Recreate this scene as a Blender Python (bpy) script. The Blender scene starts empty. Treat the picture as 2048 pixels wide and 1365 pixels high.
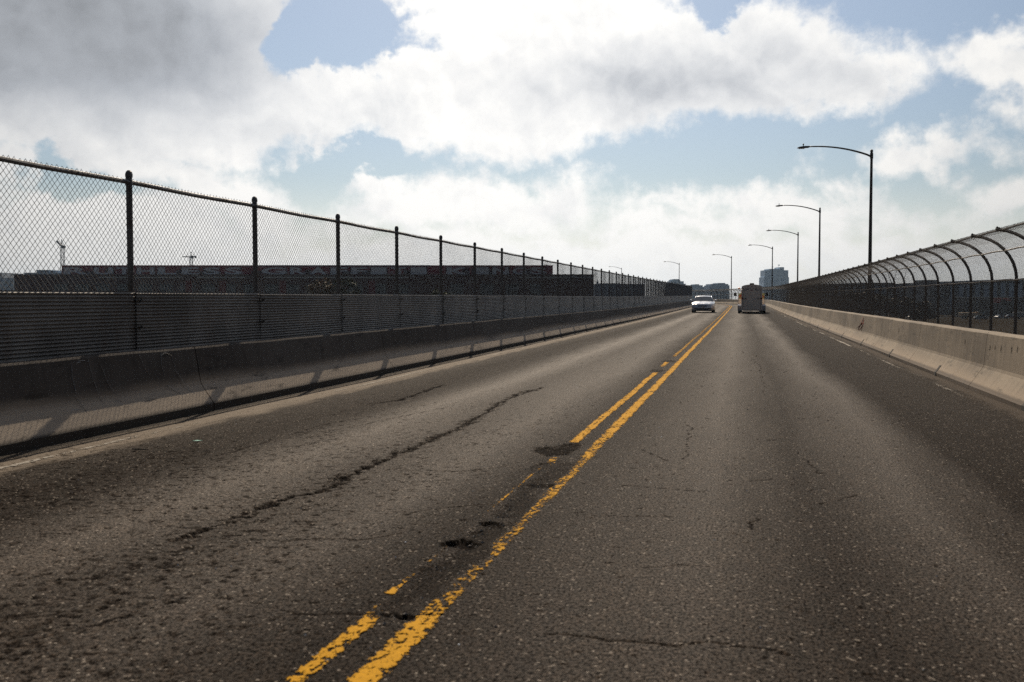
import bpy, math, random
import numpy as np
from mathutils import Vector

S = bpy.context.scene
COL = S.collection
R = math.radians
rng = np.random.default_rng(7)
random.seed(7)

# ------------------------------------------------------------------ camera
YAW, PITCH, FPX, HY, CAMH = R(12.99), R(2.488), 1991.0, 596.0, 1.3
cd = bpy.data.cameras.new('camera')
cam = bpy.data.objects.new('camera', cd)
COL.objects.link(cam)
cam.location = (0, 0, CAMH)
cam.rotation_euler = (R(90) - PITCH, 0, YAW)
cd.lens = 35; cd.sensor_width = 36; cd.clip_start = .1; cd.clip_end = 9000
cd.dof.use_dof = True; cd.dof.focus_distance = 45; cd.dof.aperture_fstop = 4.5
S.camera = cam
FW = Vector((-math.sin(YAW), math.cos(YAW), 0)); RT = Vector((math.cos(YAW), math.sin(YAW), 0))

# ------------------------------------------------------------------ exposure
S.view_settings.view_transform = 'Standard'; S.view_settings.look = 'None'
S.view_settings.exposure = 0.12; S.view_settings.gamma = 1.0
S.cycles.use_denoising = False
S.cycles.max_bounces = 6; S.cycles.transparent_max_bounces = 24
S.cycles.sample_clamp_indirect = 2.5; S.cycles.sample_clamp_direct = 12.0
S.cycles.volume_bounces = 0

# ------------------------------------------------------------------ sun
SUN_AZ, SUN_EL = R(13.1), R(40.0)            # azimuth left of the road direction (+Y)
sd = Vector((-math.sin(SUN_AZ) * math.cos(SUN_EL), math.cos(SUN_AZ) * math.cos(SUN_EL), math.sin(SUN_EL)))
ld = bpy.data.lights.new('sun', 'SUN')
ld.energy = 5.0; ld.angle = R(.42); ld.color = (1.0, .86, .68)
sun = bpy.data.objects.new('sun', ld)
sun.rotation_euler = sd.to_track_quat('Z', 'Y').to_euler()
COL.objects.link(sun)


# ------------------------------------------------------------------ node helper
class NT:
    def __init__(s, tree):
        s.t = tree; s.n = tree.nodes; s.l = tree.links
    def new(s, typ, **kw):
        n = s.n.new(typ)
        for k, v in kw.items(): setattr(n, k, v)
        return n
    def put(s, inp, v):
        if v is None: return
        if hasattr(v, 'is_output') or isinstance(v, bpy.types.NodeSocket): s.l.new(v, inp)
        else:
            if isinstance(v, (tuple, list)) and len(v) == 3 and inp.type == 'RGBA': v = (*v, 1)
            inp.default_value = v
    def m(s, op, a, b=None, c=None, clamp=False):
        n = s.new('ShaderNodeMath', operation=op, use_clamp=clamp)
        s.put(n.inputs[0], a); s.put(n.inputs[1], b); s.put(n.inputs[2], c)
        return n.outputs[0]
    def vm(s, op, a, b=None):
        n = s.new('ShaderNodeVectorMath', operation=op)
        s.put(n.inputs[0], a); s.put(n.inputs[1], b)
        return n.outputs['Value'] if op in ('DOT_PRODUCT', 'LENGTH') else n.outputs[0]
    def noise(s, vec, scale, detail=4, rough=.55, dist=0., col=False):
        n = s.new('ShaderNodeTexNoise')
        s.put(n.inputs['Vector'], vec); n.inputs['Scale'].default_value = scale
        n.inputs['Detail'].default_value = detail; n.inputs['Roughness'].default_value = rough
        n.inputs['Distortion'].default_value = dist
        return n.outputs['Color'] if col else n.outputs[0]
    def vor(s, vec, scale, feature='F1', out='Distance'):
        n = s.new('ShaderNodeTexVoronoi', feature=feature)
        s.put(n.inputs['Vector'], vec); n.inputs['Scale'].default_value = scale
        return n.outputs[out]
    def ss(s, v, a, b, lo=0., hi=1.):
        n = s.new('ShaderNodeMapRange', interpolation_type='SMOOTHSTEP')
        s.put(n.inputs['Value'], v); s.put(n.inputs['From Min'], a); s.put(n.inputs['From Max'], b)
        s.put(n.inputs['To Min'], lo); s.put(n.inputs['To Max'], hi)
        return n.outputs[0]
    def mix(s, f, a, b, blend='MIX'):
        n = s.new('ShaderNodeMix', data_type='RGBA', blend_type=blend)
        s.put(n.inputs[0], f); s.put(n.inputs[6], a); s.put(n.inputs[7], b)
        return n.outputs[2]
    def map(s, vec, scale):
        n = s.new('ShaderNodeMapping'); s.put(n.inputs[0], vec); n.inputs['Scale'].default_value = scale
        return n.outputs[0]
    def ramp(s, f, stops):
        n = s.new('ShaderNodeValToRGB'); s.put(n.inputs[0], f)
        e = n.color_ramp.elements
        while len(e) < len(stops): e.new(.5)
        for i, (p, c) in enumerate(stops):
            e[i].position = p; e[i].color = (*c, 1) if len(c) == 3 else c
        return n.outputs[0]
    def bump(s, h, strength=.5, dist=.01, normal=None):
        n = s.new('ShaderNodeBump'); n.inputs['Strength'].default_value = strength
        n.inputs['Distance'].default_value = dist; s.put(n.inputs['Height'], h)
        if normal: s.put(n.inputs['Normal'], normal)
        return n.outputs[0]


def mat(name, col=(.5, .5, .5), rough=.6, metal=0., spec=.5, build=None, emit=None, alpha=None):
    m = bpy.data.materials.new(name); m.use_nodes = True
    t = NT(m.node_tree)
    b = m.node_tree.nodes['Principled BSDF']
    b.inputs['Base Color'].default_value = (*col, 1); b.inputs['Roughness'].default_value = rough
    b.inputs['Metallic'].default_value = metal; b.inputs['Specular IOR Level'].default_value = spec
    if build: build(t, b)
    return m


def varied(name, col, rough=.7, amp=.25, scale=6., metal=0., bumpd=0., spec=.4):
    def f(t, b):
        tc = t.new('ShaderNodeTexCoord').outputs['Object']
        n = t.noise(tc, scale, 6, .6)
        c = t.mix(n, tuple(x * (1 - amp) for x in col), tuple(min(1, x * (1 + amp)) for x in col))
        t.put(b.inputs['Base Color'], c)
        t.put(b.inputs['Roughness'], t.ss(n, .3, .7, max(0, rough - .1), min(1, rough + .1)))
        if bumpd: t.put(b.inputs['Normal'], t.bump(n, .6, bumpd))
    return mat(name, col, rough, metal, spec, f)


# ------------------------------------------------------------------ sky
def px_dir(px, py):
    v = FW * math.cos(PITCH) - Vector((0, 0, math.sin(PITCH)))
    u = FW * math.sin(PITCH) + Vector((0, 0, math.cos(PITCH)))
    return (v + RT * ((px - 1024) / FPX) + u * ((682.5 - py) / FPX)).normalized()

def px_azel(px, py):                      # azimuth from +Y (right positive) and elevation, in milliradian-like units
    d = px_dir(px, py)
    return math.atan2(d.x, d.y) * 1000, math.asin(d.z) * 1000

w = bpy.data.worlds.new('World'); S.world = w; w.use_nodes = True
t = NT(w.node_tree)
bg = w.node_tree.nodes['Background']
sky = t.new('ShaderNodeTexSky', sky_type='NISHITA', sun_disc=False)
sky.sun_elevation = SUN_EL; sky.sun_rotation = -SUN_AZ
sky.air_density = 1.0; sky.dust_density = .6; sky.ozone_density = 1.2; sky.altitude = 50
geo = t.new('ShaderNodeTexCoord').outputs['Generated']
sep = t.new('ShaderNodeSeparateXYZ'); t.put(sep.inputs[0], geo)
az = t.m('MULTIPLY', t.m('ARCTAN2', sep.outputs[0], sep.outputs[1]), 1000)
el = t.m('MULTIPLY', t.m('ARCSINE', sep.outputs[2]), 1000)
comb = t.new('ShaderNodeCombineXYZ'); t.put(comb.inputs[0], az); t.put(comb.inputs[1], el)
AE = comb.outputs[0]
# billow warp of the az/el coordinate
w1 = t.noise(AE, .0065, 5, .58, col=True)
w2 = t.noise(AE, .024, 6, .62, col=True)
wv = t.vm('SUBTRACT', w1, (.5, .5, .5)); wv2 = t.vm('SUBTRACT', w2, (.5, .5, .5))
def vscale(v, k):
    n = t.new('ShaderNodeVectorMath', operation='SCALE'); t.put(n.inputs[0], v); n.inputs['Scale'].default_value = k
    return n.outputs[0]
AEw = t.vm('ADD', AE, t.vm('ADD', vscale(wv, 95), vscale(wv2, 48)))
AEs = t.vm('ADD', AE, vscale(wv, 60))

def ellipse(vec, px, py, rx, ry, ang=0):
    a, e = px_azel(px, py)
    d = t.vm('SUBTRACT', vec, (a, e, 0))
    if ang:
        ro = t.new('ShaderNodeVectorRotate', rotation_type='Z_AXIS'); t.put(ro.inputs['Vector'], d)
        ro.inputs['Angle'].default_value = R(ang); d = ro.outputs[0]
    k = 1000 / FPX
    q = t.vm('DIVIDE', d, (rx * k, ry * k, 1e6))
    ln = t.vm('LENGTH', q)
    return t.m('MULTIPLY', t.m('SUBTRACT', 1, ln), min(rx, ry) * k)   # pseudo distance, positive inside

def union(lst, op='SMOOTH_MAX', k=8.):
    o = lst[0]
    for x in lst[1:]: o = t.m(op, o, x, k)
    return o

pos = [ellipse(AEw, *a) for a in [
    (190, 60, 430, 190), (230, 225, 420, 95), (640, 215, 360, 82), (1010, 170, 300, 150), (1160, 205, 220, 95),
    (1260, 85, 220, 95), (1040, 10, 250, 90), (1530, 115, 190, 95), (1650, 155, 170, 72), (1430, 175, 260, 78),
    (480, 30, 130, 120),
    (1985, 130, 100, 52), (2090, 110, 110, 70), (2110, 232, 110, 34), (1850, 317, 135, 32),
    (300, 325, 180, 52, 14), (470, 385, 190, 50, 24), (120, 470, 430, 95), (40, 305, 110, 45),
    (930, 405, 290, 62), (760, 370, 90, 38), (1110, 395, 100, 46),
    (1330, 405, 120, 20), (1540, 405, 160, 38), (1650, 400, 100, 30), (1450, 440, 420, 30), (2060, 400, 100, 34),
    (1000, 520, 1500, 55)]]
neg = [ellipse(AEw, *a) for a in [
    (700, 60, 165, 92), (860, 110, 115, 42), (590, 95, 70, 60), (1440, 5, 70, 40),
    (690, 320, 160, 34, -6), (130, 335, 55, 60, -30), (250, 385, 130, 26, 28)]]
sdf = union(pos)
for n_ in neg: sdf = t.m('SUBTRACT', sdf, t.m('MAXIMUM', t.m('MULTIPLY', n_, 1.7), 0))
det = t.m('SUBTRACT', t.noise(AE, .026, 9, .62), .5)
sdf = t.m('ADD', sdf, t.m('MULTIPLY', det, 54))
mask_front = t.ss(sdf, -9, 13)
# elsewhere in the sky: scattered cumulus
bk = t.noise(t.map(geo, (2.2, 2.2, 5)), 1.6, 7, .58)
mask_back = t.ss(bk, .50, .60)
front = t.m('MULTIPLY', t.ss(t.m('ABSOLUTE', t.m('ADD', az, 227)), 620, 780, 1., 0.), t.ss(el, 300, 420, 1., 0.))
mask = t.m('ADD', t.m('MULTIPLY', mask_front, front), t.m('MULTIPLY', mask_back, t.m('SUBTRACT', 1, front)))
# cloud thickness shading
grey = [ellipse(AEs, *a) for a in [(150, 50, 400, 165), (60, 110, 260, 100), (1370, 172, 190, 42), (1480, 150, 90, 30),
                                   (1530, 112, 70, 26), (470, 240, 170, 30), (640, 232, 70, 18), (120, 255, 200, 20), (380, 175, 60, 16)]]
gk = [1.15, .5, 1.1, 1.0, .8, .55, .5, .6, .5]
gsum = None
for g_, k_ in zip(grey, gk):
    v = t.m('MULTIPLY', t.ss(g_, -50, 60), k_)
    gsum = v if gsum is None else t.m('MAXIMUM', gsum, v)
tex = t.noise(AEs, .012, 5, .55)
thick = t.m('MULTIPLY', gsum, t.ss(tex, .15, .75, .88, 1.08))
def puff(off):
    v = t.vm('ADD', AEs, off)
    return t.noise(v, .014, 6, .56)
relief = t.m('SUBTRACT', puff((0, 0, 0)), puff((5, 13, 0)))
thick = t.m('ADD', thick, t.m('MULTIPLY', t.ss(tex, .45, .75), .16))
calm = t.ss(ellipse(AEs, 150, 50, 420, 190), -40, 60, 1., .35)
thick = t.m('MAXIMUM', t.m('SUBTRACT', thick, t.m('MULTIPLY', t.m('MULTIPLY', relief, 1.2), calm)), 0.)
edge = t.ss(sdf, 0, 40)
cosg = t.vm('DOT_PRODUCT', geo, tuple(sd))
glow = t.ss(cosg, .47, .86)
# scattered brightness of the cloud: bright towards the sun, dull away from it
bright = t.m('ADD', .55, t.m('MULTIPLY', glow, 9.3))
side = t.ss(t.m('ABSOLUTE', t.m('ADD', az, 250)), 120, 560, 1.0, .92)
bright = t.m('MULTIPLY', bright, side)
dark = t.m('SUBTRACT', 1, t.m('MULTIPLY', t.m('MINIMUM', thick, 1.6), .52))
bright = t.m('MULTIPLY', bright, dark)
warm = t.mix(t.m('MINIMUM', thick, 1.0), (1.0, .985, .955), (.90, .945, 1.02))
cl = t.new('ShaderNodeVectorMath', operation='SCALE'); t.put(cl.inputs[0], warm); t.put(cl.inputs['Scale'], bright)
# clear sky: Nishita tinted a little, lifted to pale near the horizon
sky_c = t.mix(1.0, sky.outputs[0], (.95, .98, 1.0), 'MULTIPLY')
SKYC = t.new('ShaderNodeVectorMath', operation='SCALE'); t.put(SKYC.inputs[0], sky_c); t.put(SKYC.inputs['Scale'], t.m('ADD', .26, t.m('MULTIPLY', t.ss(cosg, .50, .95), .44)))
hz = t.ss(el, -5, 125, 1., 0.)
pale = t.new('ShaderNodeVectorMath', operation='SCALE'); pale.inputs[0].default_value = (1.0, .985, .955)
t.put(pale.inputs['Scale'], t.m('ADD', .6, t.m('MULTIPLY', glow, 9.2)))
skyh = t.mix(t.m('ADD', t.m('MULTIPLY', hz, .82), .07), SKYC.outputs[0], pale.outputs[0])
cloudh = t.mix(t.m('MULTIPLY', hz, .60), cl.outputs[0], pale.outputs[0])
final = t.mix(mask, skyh, cloudh)
t.put(bg.inputs['Color'], final)
bg.inputs['Strength'].default_value = .1

# ------------------------------------------------------------------ mesh helpers
class MB:
    def __init__(s): s.v = []; s.f = []; s.n = 0
    def add(s, v, f):
        v = np.asarray(v, float).reshape(-1, 3)
        s.v.append(v); s.f.extend([tuple(i + s.n for i in q) for q in f]); s.n += len(v)
        return s
    def box(s, x0, x1, y0, y1, z0, z1):
        v = [(x, y, z) for z in (z0, z1) for y in (y0, y1) for x in (x0, x1)]
        return s.add(v, [(0, 2, 3, 1), (4, 5, 7, 6), (0, 1, 5, 4), (2, 6, 7, 3), (0, 4, 6, 2), (1, 3, 7, 5)])
    def cbox(s, x0, x1, y0, y1, z0, z1, c=.02):       # box with chamfered vertical and top edges
        pts = [(x0 + c, y0), (x1 - c, y0), (x1, y0 + c), (x1, y1 - c), (x1 - c, y1), (x0 + c, y1), (x0, y1 - c), (x0, y0 + c)]
        cx, cy = (x0 + x1) / 2, (y0 + y1) / 2
        rings = [[(x, y, z0) for x, y in pts], [(x, y, z1 - c) for x, y in pts],
                 [(x + (c if x < cx else -c) * .9, y + (c if y < cy else -c) * .9, z1) for x, y in pts]]
        return s.loft(rings, True)
    def loft(s, rings, caps=False, closed=True):
        n = len(rings[0]); v = [p for r in rings for p in r]; f = []
        for i in range(len(rings) - 1):
            for j in range(n if closed else n - 1):
                k = (j + 1) % n
                f.append((i * n + j, i * n + k, (i + 1) * n + k, (i + 1) * n + j))
        if caps: f.append(tuple(range(n - 1, -1, -1))); f.append(tuple((len(rings) - 1) * n + j for j in range(n)))
        return s.add(v, f)
    def tube(s, pts, r, n=8, caps=True):
        pts = [Vector(p) for p in pts]
        rr = r if isinstance(r, (list, tuple)) else [r] * len(pts)
        rings = []
        ref = None
        for i, p in enumerate(pts):
            d = (pts[min(i + 1, len(pts) - 1)] - pts[max(i - 1, 0)]).normalized()
            if ref is None:
                ref = Vector((0, 0, 1)) if abs(d.z) < .9 else Vector((1, 0, 0))
            a = d.cross(ref).normalized(); b = a.cross(d).normalized(); ref = b
            rings.append([tuple(p + (a * math.cos(2 * math.pi * k / n) + b * math.sin(2 * math.pi * k / n)) * rr[i]) for k in range(n)])
        return s.loft(rings, caps)
    def build(s, name, material=None, parent=None, smooth=False, loc=None):
        v = np.concatenate(s.v) if s.v else np.zeros((0, 3))
        me = bpy.data.meshes.new(name)
        me.from_pydata(v.tolist(), [], s.f)
        if smooth: me.polygons.foreach_set('use_smooth', [True] * len(me.polygons))
        if material: me.materials.append(material)
        o = bpy.data.objects.new(name, me); COL.objects.link(o)
        if parent is not None: o.parent = parent
        if loc is not None: o.location = loc
        return o

def tag(o, label=None, cat=None, group=None, kind=None):
    if label: o['label'] = label
    if cat: o['category'] = cat
    if group: o['group'] = group
    if kind: o['kind'] = kind
    return o

def empty(name, loc=(0, 0, 0), rz=0, **k):
    o = bpy.data.objects.new(name, None); COL.objects.link(o)
    o.location = loc; o.rotation_euler = (0, 0, rz); o.empty_display_size = .2
    return tag(o, **k)

# ------------------------------------------------------------------ road geometry
RC, SC = 258.0, 127.0            # radius of the left bend, where it starts
def elev(s):
    u = np.clip((np.asarray(s, float) - 40) / 110, 0, 1)
    return .22 * u * u * (3 - 2 * u)
def rd(X, s, z=0.):
    """road coordinates (lateral X, station s, height above the deck) -> world"""
    X = np.asarray(X, float); s = np.asarray(s, float); z = np.asarray(z, float)
    ph = np.clip(s - SC, 0, None) / RC
    x = np.where(s < SC, X, -RC + (RC + X) * np.cos(ph)); y = np.where(s < SC, s, SC + (RC + X) * np.sin(ph))
    return np.stack(np.broadcast_arrays(x, y, z + elev(s)), -1)
def rp(X, s, z=0.): return Vector(rd(X, s, z).tolist())
def gx(px, py, z=0.):
    d = px_dir(px, py); k = (z - CAMH) / d.z
    return d.x * k, d.y * k
def at(px, y, D):
    """world point seen at pixel px, row y, at depth D (far background)"""
    p = FW * D + RT * ((px - 1024) / FPX * D)
    return Vector((p.x, p.y, CAMH + (HY - y) * D / FPX))

def sweep(mb, prof, s0, s1, step=None, closed=True):
    n = max(1, int(round((s1 - s0) / (step or 3.0))))
    rings = [[tuple(p) for p in rd([a for a, b in prof], s0 + (s1 - s0) * i / n, [b for a, b in prof])] for i in range(n + 1)]
    return mb.loft(rings, closed, closed)

def vnoise(x, y, seed=0, octaves=1, rough=.5):
    out = 0; amp = 1; tot = 0
    r = np.random.default_rng(seed); tab = r.random((256, 256))
    for o in range(octaves):
        xi = np.floor(x).astype(int); yi = np.floor(y).astype(int); fx = x - xi; fy = y - yi
        fx = fx * fx * (3 - 2 * fx); fy = fy * fy * (3 - 2 * fy)
        a = tab[xi % 256, yi % 256]; b = tab[(xi + 1) % 256, yi % 256]; c = tab[xi % 256, (yi + 1) % 256]; d = tab[(xi + 1) % 256, (yi + 1) % 256]
        out = out + amp * ((a * (1 - fx) + b * fx) * (1 - fy) + (c * (1 - fx) + d * fx) * fy)
        tot += amp; amp *= rough; x = x * 2.03 + 17.3; y = y * 2.03 + 5.1
    return out / tot

# cracks: pixel polylines on the photo's ground plane, width (m), depth (m)
CR = [
    ([(365, 1075), (450, 1045), (560, 1000), (640, 985), (700, 950), (780, 915), (850, 885), (920, 855), (970, 825), (1010, 800), (1040, 787), (1085, 775)], .034, .02, 1),
    ([(430, 912), (490, 895), (535, 882), (550, 872)], .008, .008, 0),
    ([(585, 868), (650, 848), (720, 836)], .006, .006, 0),
    ([(750, 808), (800, 800), (840, 785), (885, 770)], .010, .008, 1),
    ([(600, 878), (660, 862), (900, 812)], .006, .004, 0),
    ([(330, 952), (420, 925), (520, 900)], .007, .004, 0),
    ([(800, 942), (850, 940), (930, 941), (1010, 934)], .007, .008, 0),
    ([(500, 1078), (600, 1080), (720, 1078), (800, 1068)], .006, .006, 0),
    ([(810, 1030), (870, 1015), (970, 1010), (1050, 1010)], .008, .009, 0),
    ([(1100, 1270), (1160, 1275), (1210, 1287), (1310, 1285), (1360, 1296), (1430, 1290), (1520, 1301), (1580, 1313)], .0075, .012, 0),
    ([(1640, 1008), (1680, 1000), (1715, 988)], .007, .009, 0),
    ([(1505, 1058), (1510, 1035)], .009, .006, 0),
    ([(1280, 1134), (1400, 1131)], .006, .004, 0), ([(1250, 970), (1330, 975), (1425, 985)], .006, .004, 0),
    ([(1360, 880), (1480, 877), (1570, 881)], .005, .004, 0), ([(1180, 1030), (1360, 1032)], .005, .004, 0),
    ([(1440, 960), (1500, 962), (1550, 956)], .006, .004, 0), ([(1380, 850), (1378, 890), (1365, 940)], .004, .003, 0),
    ([(1590, 900), (1620, 925), (1640, 950)], .004, .003, 0),
    ([(1000, 700), (1060, 692), (1130, 680)], .010, .005, 0), ([(1290, 900), (1340, 925)], .006, .004, 0),
    ([(0, 1290), (120, 1268), (260, 1230), (380, 1190)], .005, .006, 0), ([(250, 1150), (360, 1130), (500, 1120)], .005, .005, 0),
    ([(560, 1225), (660, 1232), (760, 1226), (900, 1230)], .006, .008, 0), ([(1380, 745), (1500, 742), (1600, 746)], .006, .004, 0),
    ([(75, 1067), (140, 1068)], .008, .005, 0), ([(1480, 700), (1520, 730), (1530, 790)], .004, .003, 0),
]
POT = [(930, 1088, .085, .085, .030), (900, 1093, .03, .03, .015), (955, 1068, .05, .08, .012), (1035, 1008, .05, .16, .010), (1010, 1030, .04, .08, .012), (870, 1140, .07, .08, .010), (982, 1050, .075, .05, .018), (1080, 969, .085, .10, .018), (1108, 902, .17, .26, .018),
       (1140, 893, .09, .18, .015), (1085, 935, .07, .22, .008), (800, 1230, .075, .04, .022), (1315, 742, .12, .35, .010), (1340, 722, .14, .35, .010)]

def road_fields(X, s):
    shp = X.shape
    crack = np.zeros(shp); patch = np.zeros(shp); dz = np.zeros(shp)
    wx = (vnoise(X * 7, s * 7, 1, 3) - .5) * .10; wy = (vnoise(X * 7, s * 7, 2, 3) - .5) * .10
    Xw = X + wx; sw = s + wy
    edge_n = vnoise(X * 35, s * 22, 3, 2)
    for pts, wd, dep, ragged in CR:
        g = [gx(*p) for p in pts]
        x0 = min(a for a, b in g) - .4; x1 = max(a for a, b in g) + .4; y0 = min(b for a, b in g) - .4; y1 = max(b for a, b in g) + .4
        ii = np.where((X > x0) & (X < x1) & (s > y0) & (s < y1))
        if not len(ii[0]): continue
        px, py = Xw[ii], sw[ii]; d = np.full(px.shape, 9.)
        for (ax, ay), (bx, by) in zip(g[:-1], g[1:]):
            L2 = (bx - ax) ** 2 + (by - ay) ** 2
            u = np.clip(((px - ax) * (bx - ax) + (py - ay) * (by - ay)) / L2, 0, 1)
            d = np.minimum(d, np.hypot(px - ax - u * (bx - ax), py - ay - u * (by - ay)))
        n = edge_n[ii]
        ww = wd * (.35 + 1.1 * vnoise(X[ii] * 3, s[ii] * 3, 4, 2)) * (1.25 if ragged else 1.)
        c = np.clip((ww - d) / (ww * .5 + 1e-6), 0, 1)
        if ragged:
            side = np.clip(1 - d / .12, 0, 1) * (vnoise(X[ii] * 30, s[ii] * 16, 5, 3) > .60)
            cl = vnoise(X[ii] * 26 + 3, s[ii] * 20, 45, 3, .6)
            loc_ = .5 + 1.0 * vnoise(X[ii] * 1.7, s[ii] * 1.7, 46, 2)
            c = np.maximum(np.clip((.013 * loc_ - d) / .008, 0, 1) * (n > .25), np.clip((cl - (.36 + .33 * d / (.085 * loc_))) * 9, 0, 1) * (d < .13))
        crack[ii] = np.maximum(crack[ii], c)
        dz[ii] = np.minimum(dz[ii], -dep * c)
    for px, py, rx, ry, dep in POT:
        cx, cy = gx(px, py)
        q = np.hypot((Xw - cx) / rx, (sw - cy) / ry) + (edge_n - .5) * .55 + (vnoise(X * 22, s * 14, 48, 3, .6) - .5) * .8
        c = np.clip((1.06 - q) / .09, 0, 1)
        patch = np.maximum(patch, c * min(1., dep / .02) ** 1.5); dz = np.minimum(dz, -dep * c * (.55 + .9 * vnoise(X * 30, s * 20, 49, 2)))
    # ravelled seam between the yellow lines
    s_a, s_b = gx(800, 1250)[1], gx(1130, 905)[1]
    lat = -1.35 + (vnoise(s * 2.1, s * 0 + 3, 6, 2) - .5) * .14
    seam = np.clip(1 - np.abs(X - lat) / (.09 + .07 * (vnoise(X * 4, s * 3, 7, 2)))) * 1.6 if False else np.clip((1 - np.abs(X - lat) / .11) * 2.2, 0, 1)
    seam = seam * np.clip((s - s_a) / .3, 0, 1) * np.clip((s_b - s) / .4, 0, 1) * np.clip((vnoise(X * 6, s * 5, 8, 3) - .22) * 5, 0, 1)
    dz = np.minimum(dz, -.010 * seam); patch = np.maximum(patch, seam * .42)
    # general wear: coarse ravelled texture, stronger in the near left lane
    rav = np.clip((-1.5 - X) / .6, 0, 1) * np.clip((9 - s) / 4, 0, 1)
    rav = np.maximum(rav, .06)
    dz = dz + (vnoise(X * 34, s * 34, 9, 3, .6) - .5) * .0085 * rav + (vnoise(X * 62, s * 62, 10, 1) - .5) * .0018
    zone = np.clip((-1.3 - X) / .8, 0, 1) * np.clip((13 - s) / 6, 0, 1) * vnoise(X * 1.1, s * .7, 47, 2) * 1.5
    pit = np.clip((vnoise(X * 30, s * 30, 11, 3, .6) - (.78 - .19 * np.clip(zone, 0, 1))) * 12, 0, 1)
    dz = dz - pit * .008; crack = np.maximum(crack, pit * .75)
    dz = dz + (vnoise(X * .8, s * .35, 12, 2) - .5) * .018
    fade = np.clip((48 - s) / 15, 0, 1)
    return crack, patch, dz * fade

rows = list(np.arange(-8, 2.4, .4)); s_ = 2.4
while s_ < 330:
    rows.append(s_); s_ += min(2.0, max(.012, s_ * s_ / 1294 * .5))
rows = np.array(rows); XL, XR = -5.98, 3.22
cols = np.linspace(XL, XR, 640)
GX, GS = np.meshgrid(cols, rows)
crk, pat, dz = road_fields(GX, GS)
V = rd(GX, GS, dz).reshape(-1, 3)
nr, nc = GX.shape
idx = np.arange(nr * nc).reshape(nr, nc)
Q = np.stack([idx[:-1, :-1], idx[:-1, 1:], idx[1:, 1:], idx[1:, :-1]], -1).reshape(-1, 4)

def grid_mesh(name, V, Q, uv, attrs, material):
    me = bpy.data.meshes.new(name)
    me.vertices.add(len(V)); me.vertices.foreach_set('co', V.astype(np.float32).ravel())
    me.loops.add(Q.size); me.loops.foreach_set('vertex_index', Q.astype(np.int32).ravel())
    me.polygons.add(len(Q)); me.polygons.foreach_set('loop_start', (np.arange(len(Q)) * 4).astype(np.int32))
    me.polygons.foreach_set('use_smooth', np.ones(len(Q), bool))
    l = me.uv_layers.new(name='UV'); l.data.foreach_set('uv', uv[Q.ravel()].astype(np.float32).ravel())
    for k, a in attrs.items():
        at_ = me.attributes.new(k, 'FLOAT', 'POINT'); at_.data.foreach_set('value', a.astype(np.float32).ravel())
    me.update(); me.validate()
    me.materials.append(material)
    o = bpy.data.objects.new(name, me); COL.objects.link(o)
    return o

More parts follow.
